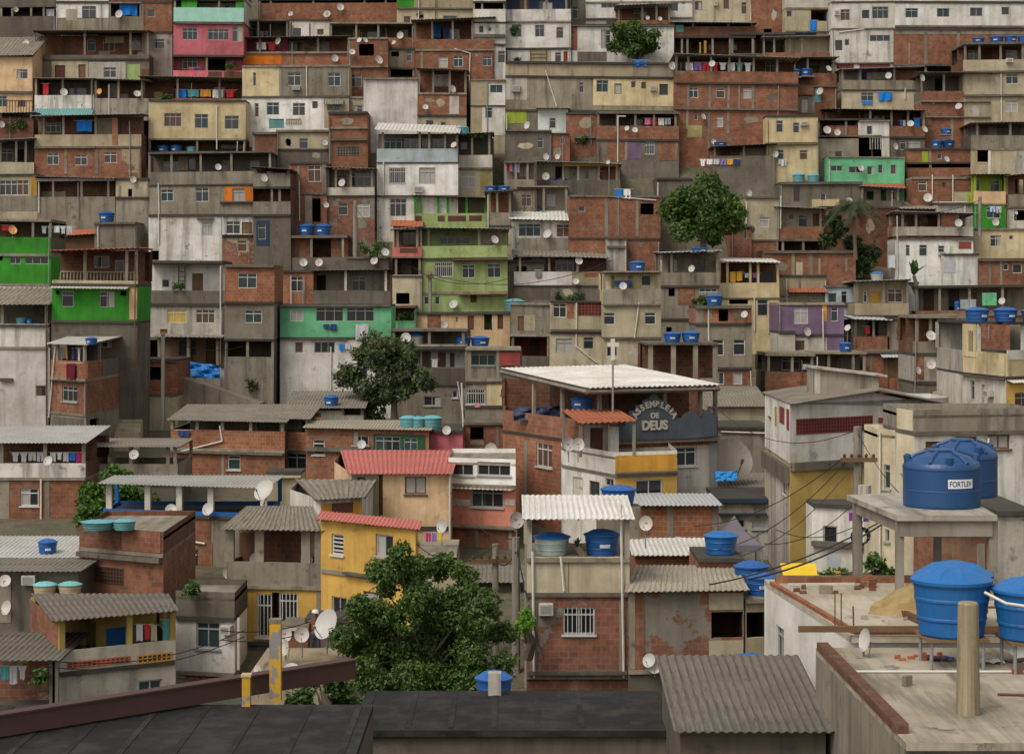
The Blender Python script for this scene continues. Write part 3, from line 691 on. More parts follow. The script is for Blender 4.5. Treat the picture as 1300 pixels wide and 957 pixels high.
def tree(px, py, D, rx, ry, rgb, n, size, label, cat='tree', seed=3, trunk=True, ground=None, nb=26, group=None):
    """crown centred on a point of the hillside, radii in metres"""
    c = P(px, py, D); zb = ground if ground is not None else c.z - ry - 2.2
    root = thing('tree', (c.x, D, zb), label, cat, group); rg = random.Random(seed); blobs = []
    for i in range(nb):
        th = rg.uniform(0, 2 * math.pi); ph = math.acos(rg.uniform(-.75, 1)); rad = rg.uniform(.45, .86)
        blobs.append((c.x + rx * rad * math.sin(ph) * math.cos(th), D + rx * .8 * rad * math.sin(ph) * math.sin(th), c.z + ry * rad * math.cos(ph), rg.uniform(.22, .36) * min(rx, ry), .8))
    blobs.append((c.x, D, c.z, min(rx, ry) * .5))
    leaves('crown', blobs, n, size, rgb, root, seed)
    if trunk:
        mb = MB(); top = Vector((c.x, D, c.z)); base = Vector((c.x + .2 * rx * rg.uniform(-1, 1), D, zb)); r0 = .055 * (rx + ry)
        mid = base.lerp(top, .5) + Vector((rg.uniform(-.2, .2), 0, 0)); mb.tube([base, mid, top], [r0, r0 * .75, r0 * .4], 8)
        for b in blobs[:14]:
            s = mid.lerp(top, rg.uniform(0, .7)); e = Vector(b[:3]); mb.tube([s, s.lerp(e, .5) + Vector((0, 0, .12 * ry)), e], [r0 * .4, r0 * .25, r0 * .1], 5)
        mb.build('trunk', colmat((.10, .08, .06), .9, .1, .6, 'bark'), root)
    return root
def greenery(h, x0, y0, x1, y1, rgb=(.05, .10, .02)):
    D = h['D'] - .15; c = P((x0 + x1) / 2, (y0 + y1) / 2, D); rx = (x1 - x0) / 2 / F * D; ry = (y1 - y0) / 2 / F * D
    rg = random.Random(int(x0 * 7 + y0)); k = max(3, int(rx / max(ry, .2) * 3))
    blobs = [(c.x + rx * rg.uniform(-.75, .75), D + .15 * rg.uniform(-1, 1), c.z + ry * rg.uniform(-.7, .5), max(.15, min(rx, ry) * rg.uniform(.4, .65))) for _ in range(k)]
    o = thing('plant', (c.x, D, c.z - ry)); leaves('foliage', blobs, int(160 + 90 * rx * ry * 10), .09, rgb, o, int(x0))
    for b in blobs[:3]: mb = MB(); mb.tube([(b[0], D + .1, c.z - ry), (b[0], b[1], b[2])], [.02, .01], 4); mb.build('stem', colmat((.10, .08, .05), .9, .1, .5, 'bark'), o)
    reg(o, (x0 + x1) / 2, 'leafy green plant', 'leafy plants', 'on the ' + h['phrase'], 'plant', 'plants growing on the houses')

# ------------------------------------------------------------------ reading the house tables
def read_table(txt):
    cur = None; items = []
    for ln in txt.strip().split('\n'):
        if not ln.strip(): continue
        if ln[0] == '#':
            a, b = ln[1:].split('|'); tk = b.split(); nums = [t for t in tk if '=' not in t and t != 'n']
            cur = dict(ph=a.strip(), x=[float(t) for t in nums[:2]], opt=dict(t.split('=') for t in tk if '=' in t), n='n' in tk, bands=[], att=[]); items.append(cur); continue
        head, _, ft = ln.partition(' : '); tk = head.split()
        def feats(s):
            out = []
            for q in s.split(','):
                q = q.split()
                if q: out.append((q[0], *map(float, q[1:5]), *q[5:6]))
            return out
        if tk[0] in ('w', 'o'):
            b = dict(k=tk[0], y0=float(tk[1]), y1=float(tk[2]), m=tk[3], feats=feats(ft)); rest = tk[4:]
            if tk[0] == 'o':
                b['py'] = float(rest[0]); rest = rest[1:]
                if rest and '=' not in rest[0] and rest[0] != 'roof': b['cols'] = [float(v) for v in rest[0].split('/')]; rest = rest[1:]
            for r in rest:
                if '=' in r:
                    k, v = r.split('='); b[k] = float(v) if k in ('rc', 'cw', 'oh') else v
            cur['bands'].append(b)
        elif tk[0] in 'TSLV' and len(tk[0]) == 1: cur['att'].append(tk)
        else: cur['att'].append(None); cur.setdefault('ex', []).append((tk[0][0], *map(float, tk[1:5]), *tk[5:6]))
    for c in items:
        for f in c.get('ex', []):
            my = (f[2] + f[4]) / 2; b = min(c['bands'], key=lambda b: 0 if b['y0'] <= my <= b['y1'] else min(abs(b['y0'] - my), abs(b['y1'] - my))); b['feats'].append(f)
        op = c['opt']
        if 'poly' in op: pts = [tuple(map(float, q.split(':'))) for q in op['poly'].split(',')]
        else:
            D = float(op['D']) if 'D' in op else Dof(c['bands'][-1]['y1']) + float(op.get('d', 0)); pts = [(c['x'][0], D), (c['x'][1], D)]
        for b in c['bands']:
            if 'cm' in op: b['cm'] = op['cm']
        bk_ = max(D for _, D in pts) + float(op.get('dep', 4.5)); bx = [(float(v) - CX) / F * bk_ for v in op['bx'].split('/')] if 'bx' in op else [None, None]
        h = house(c['ph'], pts, float(op.get('dep', 4.5)), c['bands'], op.get('roof', 'f'), c['n'], op.get('cat', 'house'), op.get('grp', 'houses stacked on the hillside').replace('_', ' '), float(op.get('below', 8 if c['n'] else 3)), tl=bx[0], tr=bx[1], par='par' in op)
        for t in c['att']:
            if t is None: continue
            if t[0] == 'T': tank(h, *map(float, t[1:5]), *(t[5:6]))
            elif t[0] == 'S': dish(h, *map(float, t[1:4]), *(t[4:5]))
            elif t[0] == 'L': laundry(h, float(t[1]), float(t[2]), float(t[3]), float(t[4]), t[5].split(','))
            elif t[0] == 'V': greenery(h, *map(float, t[1:5]))
T1 = '''
# grey house with long dark terrace | 0 72
o -40 8 dg -6 10/40 bk=dg
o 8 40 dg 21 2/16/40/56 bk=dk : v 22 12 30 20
S 20 12 4
L 58 70 12 9 lg
# white and grey house with single window | 71 138
w -40 2 ow
w 2 40 wh : v 104 8 122 24, m 72 23 138 40 gr, m 84 12 98 26 lg
# dark terrace hung with blue tarp | 137 181
o -40 3 bd -14 140/178
o 3 40 gr 21 139/178 bk=dk
L 150 176 5 15 bu
S 151 18 5
# narrow brick house beside the pink house | 180 219
w -40 2 bd
w 2 40 br : v 187 12 197 22
w 40 76 lg : v 191 50 209 62
T 194 61 210 75 b
S 178 71 5
# wide dark terrace with slanting post | 42 190
o 40 75 dg 70 44/108/166/188 bk=dk roof : m 134 47 158 55 ow, v 165 49 188 64, m 126 65 140 74 ta
w 75 103 dg : m 66 75 112 101 be, d 70 83 83 100, d 100 82 109 100, m 113 79 160 103 lg, w 132 86 148 99, m 162 82 178 103 lm, m 180 88 226 102 bd, o 196 88 210 100
S 33 55 5
# tan gable house at the left edge | -30 41 roof=c2.2
w 72 146 pc : v 20 88 34 100, v -4 122 8 136, v 22 127 32 136, p 40 72 41 146, s -30 116 41 119
G2 8 128 40 144 rust
T 15 137 38 146 b
# overgrown brick house at the left edge | -30 42
o 144 178 bd 150 0/38 bk=dg
V 8 146 38 166
S 2 158 5
# dim terrace with blue tanks left edge | -30 43
o 178 224 be 206 0/20/32 bk=dk : v 0 190 16 206, D 20 190 30 206
T 30 208 49 222 b
T -4 204 6 222 b
# terrace with white sheet parapet | 44 120 
o 100 147 wm 121 46/80/117 bk=dg roof : v 88 112 110 120
R2 44 138 120 147 tq
S 81 117 5
L 54 62 106 14 rd
# grey terrace over the blue tank row | 119 189
o 102 147 gm 125 121/150/180 bk=dk roof : m 136 104 152 124 lg
T 137 131 152 146 b
T 152 131 164 146 b
T 163 132 176 146 b
S 174 119 5
S 126 116 4 or
# tan house with two open loggias | 44 180
o 147 186 ta 171 56/81/122 bk=bd rc=1.2 : m 122 150 143 184 be, v 58 156 78 168
w 186 221 br : w 60 194 75 209, w 95 196 111 210, w 132 193 149 207, m 155 190 178 220 pt, p 82 187 86 221, p 121 187 125 221, s 44 184 122 186
M2 143 150 150 184 bo
W2 153 155 168 170
L 96 118 153 14 bu
# bright cream house with three windows | 188 312
w 127 176 cr : v 208 144 230 161, v 247 145 264 163, v 285 147 303 164, i 275 134 275 190
o 176 194 dg 192 189/250/310 bk=bd : m 255 182 272 192 br, m 280 184 310 192 be
T 199 183 216 192 b
T 216 183 232 193 b
T 236 185 252 193 q
# open terrace under sagging dark roof | 178 310 roof=c-.4
o 99 138 bo 125 182/225/278/308 bk=bd : m 184 117 206 126 kh
L 222 300 114 11 bu,tq,og,wh,rd
V 204 120 216 128
S 179 118 4
# grey house with orange window surround | 189 346
o 193 234 gr 218 191/219/256/295/344 bk=dk : m 228 197 250 216 ta, n 240 200 250 216
w 234 272 gr : w 205 240 221 255, w 249 238 266 256, m 286 238 322 256 og, v 296 240 312 256, i 202 232 203 290, s 280 256 346 258, p 279 234 281 272
S 277 212 5
# crimson house under mint glass railing | 219 309
o -30 -2 ow -6 220/300 bk=ow
o -2 28 mgl 10 221/277/315 bk=ow rc=1.5 : d 229 0 249 22 gn, n 262 0 270 5, n 278 0 286 6, d 298 2 318 25 gn
w 28 70 pk : v 231 36 250 51, v 263 37 290 51, v 294 33 307 53, s 222 26 309 29
o 70 106 pk 90 262 bk=pk rc=1.1 : w 231 73 250 88, D 262 72 286 92, M 264 91 281 99 bw, M 284 91 308 99 bw
V 288 74 298 88
L 240 252 86 7 rd,nv
# pink corner terrace beside crimson house | 309 366
o 25 64 pk 50 310/328/365 bk=dk roof : v 312 31 326 49
# wide brick house crowned by open terrace | 328 506
o -36 -2 br -16 330/390/450/505 bk=bd
o -2 26 br 4 330/344/398/463/490 bk=dk : v 480 0 492 8
T 372 14 395 25 b
S 432 9 5
S 415 18 5
S 369 18 4
# small white house with blue tank | 366 418
w 25 50 ow : v 371 36 382 47, w 402 37 411 45, M 392 30 394 48 pu
# brick terrace above orange parapet | 306 444 d=-.5
o 48 67 bo 66 330/404/442 bk=dk roof : m 360 52 378 66 lg
w 66 83 bo : m 306 67 358 82 og
S 353 52 5
S 425 74 5
L 325 352 54 10 wh,rd
# brick block with pinned dishes | 443 494
w 48 84 br : o 457 56 476 71, p 443 50 446 84
w 84 124 br : v 445 94 460 110, s 443 83 494 86
S 447 66 5
S 481 76 6
S 456 51 4
S 464 51 4
# cream and grey house with white barred windows | 308 444
w 83 123 cr : m 358 84 444 123 gr, w 366 92 383 109, w 417 93 433 110, v 322 92 326 109, p 355 84 358 123, i 390 84 390 122, a 372 110 382 115
w 122 163 wh : w 339 130 355 146, w 372 131 388 147, n 397 129 404 138, d 342 151 361 163 tq, v 324 131 329 148, m 412 123 444 163 be, R 412 126 437 134 fc, v 416 135 432 141, b 364 152 382 158
# tan house behind a clothes rail | 444 466
w 123 160 be : v 449 134 460 147
L 436 460 151 8 pu,pk,wh,rd
# terrace under long black awning | 418 526
o 29 62 br 48 420/452/480/524 bk=dg roof : m 449 38 457 48 yl, v 466 40 482 48
S 508 45 5
# grey infill house under white drainpipes | 491 526
w 61 88 gr : v 515 66 522 78, o 496 66 506 72, m 512 66 526 88 br
o 86 100 bd 98 494/525 bk=dk
S 500 54 3
# tall brick house with flat black roof | 524 628
o 25 63 br 50 527/549/575/600 bk=dk roof : m 550 31 560 48 bu, m 565 34 571 48 bu, m 527 32 549 60 br
w 63 99 br : w 576 71 588 85, o 602 66 607 72, i 577 62 597 68, i 597 68 594 150, p 534 64 537 99
# white blank walled house | 461 530 d=-1
w 99 157 wp
# brick house with small blue tank | 529 592
o 89 119 br 118 531/549/570/590 bk=bd roof : m 531 92 548 119 br, m 550 95 569 110 lg
w 118 146 br : m 570 122 582 145 ow
w 146 170 be : v 540 153 550 160, v 559 155 566 162
T 555 128 573 143 b
S 575 113 5
S 540 136 4
# tan corner house with white balcony | 597 642
w 101 134 ta : m 620 107 642 134 wh, v 622 108 638 118
w 134 172 ta : m 612 136 642 172 wm, v 616 137 625 150
# brick house with lattice window | 418 468
w 142 161 br
w 161 214 br : j 429 186 457 197 dg, s 418 176 468 179, p 418 161 422 214
T 424 194 441 210 b
# grey house with mouldy parapet | 350 419
w 165 190 be : v 380 176 391 189, s 350 165 419 168
w 189 208 dg
S 412 181 5
# rounded brick house with iron posts | 320 352
w 168 214 bd : p 321 170 324 214, p 345 195 350 214
# white house with pale blue balcony | 478 582 roof=z1
o 168 206 pb 189 486/533/545/565/580 bk=dg rc=1.5 : v 488 176 510 190, v 513 176 545 190, v 549 176 565 190
w 206 248 wh : g 494 213 515 233, v 532 213 553 234, a 526 237 537 244, i 487 205 487 250
w 248 282 wm : w 495 252 516 275, s 478 247 582 249
S 576 184 5
# plant covered terrace with beige parapet | 577 626
o 170 214 ow 197 580/600/622 bk=dg roof : v 585 180 594 190
w 213 249 be : c 586 220 604 238, m 610 216 626 248 kh
V 585 169 622 176
T 579 160 596 170 q
# tan house with green terrace door | 503 602
w -30 10 ta : d 503 0 525 10 gn
w 10 31 be : v 512 21 521 30, s 503 8 602 11, v 562 20 580 25
# white house behind twin tanks | 600 642
w -30 2 wh
o 2 28 wh 12 600/612/640 bk=dg : v 607 0 616 13
w 28 56 wm : v 608 33 614 42, v 619 35 624 40, s 592 44 642 48
w 56 96 wm : v 632 65 645 80
T 605 18 617 28 b
T 616 18 629 28 b
# white house with balustraded roof terrace | 640 726
o -30 27 wm 12 643/668/695/720 bk=nv rc=1.2 : m 690 4 702 14 wm
w 27 61 wh : v 650 31 663 47, v 680 32 692 47, v 707 35 716 49
w 61 82 wh : v 705 67 713 79, d 716 66 721 80 rd, m 673 62 700 82 ta, v 640 65 645 80
V 648 34 658 44
V 654 72 660 78
l2 674 46 694 78
# grey annex with teal window | 724 748
w -30 28 gr : c 724 8 733 24
# white house with wide top window | 744 880
w -30 2 wh
w 2 34 wh : v 764 -4 786 10, d 824 0 834 8 tq, v 852 2 862 15, s 744 23 880 25, v 866 1 871 6, v 770 26 783 32
# open shed roof on grey posts | 783 853 d=-1.5 dep=3
o 7 38 br 26 786/816/834/850 bk=dk roof
S 822 23 3
S 838 24 3
# white house behind the topmost tree | 723 856
w 31 78 wh : m 723 33 733 64 br, v 763 38 775 62, s 723 31 856 33, m 733 66 770 78 dg
# long terrace with sand coloured parapet | 640 857 d=-.4
w 79 97 ta : m 805 84 857 97 gr, p 668 79 670 97, p 724 79 726 97, p 803 79 805 97
w 97 140 gr : m 640 97 668 128 lg, v 734 105 740 118, m 752 98 856 134 cr, v 756 102 771 117, n 779 106 788 119, v 800 103 806 111, n 813 104 819 112, a 824 109 832 115, n 836 106 847 120, i 691 90 706 136, a 649 110 659 118
w 140 166 gr : m 640 140 668 158 ln
L 802 822 76 8 bu
T 762 129 776 139 b
T 792 131 806 140 b
T 809 134 823 144 b
T 823 134 840 144 b
S 853 83 5
# beige house with tall windows at top | 852 956
w -30 30 be : n 882 2 891 13, v 918 -6 926 12, v 941 3 948 18, a 906 2 910 8, p 906 0 908 30, i 954 0 953 26
# dark brick house at top centre | 955 1000
w -30 42 br : o 970 37 980 45
# brick terrace with slanting boards | 853 960
o 30 48 bd 34 856/880/925/955 bk=bd : m 858 32 868 41 tq
o 46 74 bd 70 866/873/905/927 bk=bd : m 905 48 926 68 br, m 862 50 876 68 dg, M 888 54 890 68 woodo, M 894 52 897 68 woodo
# dark terrace beside the slanting boards | 926 1010
o 42 74 dg 68 930/956/970 bk=dk roof
# brick house with washing on long terrace | 855 1012
o 72 105 br 91 857/872/901/924/937/955/985 bk=dk roof
w 105 138 br : w 873 112 885 125, w 908 112 919 125, w 942 112 955 125, p 871 106 874 138, p 898 106 901 138, p 922 106 925 138, p 936 106 938 138, p 953 106 956 138, s 855 104 1012 107
w 138 190 br : v 880 145 885 153, c 909 148 917 162, M 872 160 890 175 kh, p 898 138 901 190, p 870 140 873 165, p 922 140 925 170, s 855 136 1012 138
S 853 84 5
S 904 81 5
L 870 955 80 11 wh,pu,rd,rd,wh,wh,tq,wh
S 893 148 4
S 906 180 4
# mint walled hut with white roof | 683 722 roof=z.3
w 138 173 mw : v 698 150 706 163
# brick extension with steep stair | 719 760
w 143 176 br : s 730 172 758 176
V 725 172 745 182
# brick house with purple curtained terrace | 757 862
o 142 177 br 160 759/783/806/830/857 bk=dg roof : v 800 150 816 160, c 836 155 846 160
w 177 204 dg : m 770 178 795 204 br, m 795 178 814 202 pu, g 818 179 831 196, m 836 178 858 204 br, p 793 177 796 204, p 857 177 860 204, i 784 148 784 206, i 784 148 794 148
T 840 189 854 197 b
S 796 163 4
S 806 165 4
L 818 852 150 10 pk,rd,wh,lg
# grey block under satellite dish | 640 700
w 165 208 dg : v 681 175 689 188, s 640 164 700 167
T 672 198 687 206 b
S 693 199 5
S 669 159 5
# brick block behind narrow dish | 697 724
w 169 206 br : v 712 175 717 183
S 708 199 4
# beige house with long balcony shelf | 944 978
w 140 186 be : w 959 153 970 169, s 940 178 978 182
# beige canopy row beside washing | 905 985
o 185 222 dg 198 908/945/982 bk=dk roof : m 947 186 985 200 be
T 906 185 923 196 b
L 888 940 202 9 wh,wh,lg,pu,oc,nv
# beige tower with dark top opening | 996 1058
w -30 10 ow
w 10 68 be : o 1029 12 1055 27, v 998 14 1005 22, m 996 42 1036 47 nv, s 996 40 1057 42
L 1028 1037 26 13 bu
L 1049 1055 29 6 pk
# brick fronted shed below beige tower | 968 1060
o 47 78 br 67 970/983/1003/1018/1056 bk=dk roof
# white tower with mouldy lower floor | 1056 1137
w -30 2 ow
w 2 36 wh : v 1068 12 1080 26, v 1095 13 1105 24, v 1108 9 1129 24, a 1060 14 1066 20
w 36 80 wm : n 1061 51 1070 64, v 1073 50 1079 58, v 1105 45 1131 53, i 1066 41 1098 37
w 80 90 wh : j 1063 80 1084 87 rd, j 1092 80 1130 87 rd
# long white house on brick walls | 1135 1310
w -30 2 ow
w 2 36 wh : v 1149 11 1165 23, v 1189 11 1205 22, v 1231 10 1247 21, v 1271 9 1281 19, s 1135 33 1310 36
w 36 84 br : m 1135 37 1310 44 gr, p 1173 42 1177 84, p 1214 42 1218 84, p 1153 55 1155 84
o 82 96 dg 95 1140/1175/1215 bk=dk
# beige corner house with tanks on roof | 1224 1310 d=-1.5
o 54 90 be 76 1227/1245/1272/1300 bk=dk
w 90 120 be : w 1278 94 1294 107, p 1223 90 1226 120, s 1224 88 1310 91, i 1272 90 1272 154
w 120 156 be : w 1277 128 1293 142, s 1224 118 1310 121
T 1234 48 1250 56 b
T 1257 46 1274 56 b
T 1275 45 1291 55 b
T 1292 45 1306 55 b
a2 1278 75 1286 80
# brick terrace with pair of tanks | 968 1062
o 74 111 br 93 972/990/1008/1025/1058 bk=dk roof : m 974 95 1000 108 ta, v 995 100 1004 107
T 1004 88 1017 98 b
T 1016 87 1032 97 b
S 996 84 4
S 1052 87 5
# brick house with white lattice windows | 968 1062
w 109 146 br : m 1000 122 1034 144 gr, j 1004 127 1009 141 fw, j 1018 128 1024 142 fw, m 1034 112 1042 130 tq, s 968 110 1032 121 br, i 991 119 991 145
S 1004 112 5
S 1041 116 5
T 1034 138 1046 148 b
# grey terrace with brick end wall | 1068 1170
o 87 114 gr 102 1069/1092/1135 bk=gr rc=1.2 : m 1092 92 1100 102 nv, m 1136 88 1170 112 br, m 1100 92 1128 101 lg
w 114 140 be : v 1093 118 1109 130, i 1149 112 1149 126
L 1094 1108 128 6 bu,bu
L 1114 1134 117 11 bu
S 1128 96 5
T 1068 123 1079 132 b
# brick house with open black terrace | 1168 1258
o 93 128 br 116 1170/1198/1226/1255 bk=dk roof
w 128 148 br : m 1183 122 1186 132 lg, s 1168 127 1258 130
w 148 176 br : w 1233 151 1247 164, p 1206 148 1210 178, s 1180 146 1258 149
S 1171 99 5
S 1217 135 5
L 1233 1250 105 7 gn,tq,bu
# brick terrace under shallow gable roof | 1052 1174 roof=c.4
o 140 173 br 160 1104/1131/1152/1172 bk=bd : m 1060 144 1095 152 bd, m 1096 142 1104 152 gr
w 173 200 dg : v 1142 178 1150 190, v 1152 178 1168 190
S 1156 157 5
S 1174 164 5
S 1137 186 5
L 1142 1150 153 8 bu,lg
L 1160 1168 150 10 bu
# cream house with slab ledge | 974 1040
w 146 181 cr : v 1008 156 1016 169, a 1017 155 1026 160
w 181 218 cr : v 988 190 996 205, v 1016 191 1026 203, s 974 179 1040 182
S 985 196 4
L 988 999 202 9 wh,wh,lg
# grey terrace with two leaning dishes | 1038 1120
o 151 176 gr 172 1040/1075/1118 bk=lg : d 1090 158 1093 172 rd
w 172 202 gr : v 1060 192 1070 202
S 1050 165 6
S 1063 168 5
T 1074 187 1088 197 b
T 1088 186 1106 196 b
# tiny white house with railing | 1090 1130
w 153 174 wh : v 1101 160 1108 171
w 173 202 ow : G 1105 174 1128 190 fw
# brick house with lime side room | 1152 1242
w 188 213 br : v 1190 195 1196 202, m 1171 192 1179 208 ln, p 1180 189 1183 213
o 206 222 br 208 1155/1205 bk=gr
T 1182 177 1197 187 b
T 1196 176 1212 187 b
T 1194 163 1208 171 b
S 1202 202 5
# brick terrace beside white panel | 1232 1312
o 156 190 gr 172 1240/1282 bk=dk roof
w 188 225 be : m 1237 190 1258 208 kh, o 1240 190 1255 206, m 1288 186 1312 222 lg, p 1254 190 1257 222 wh
'''
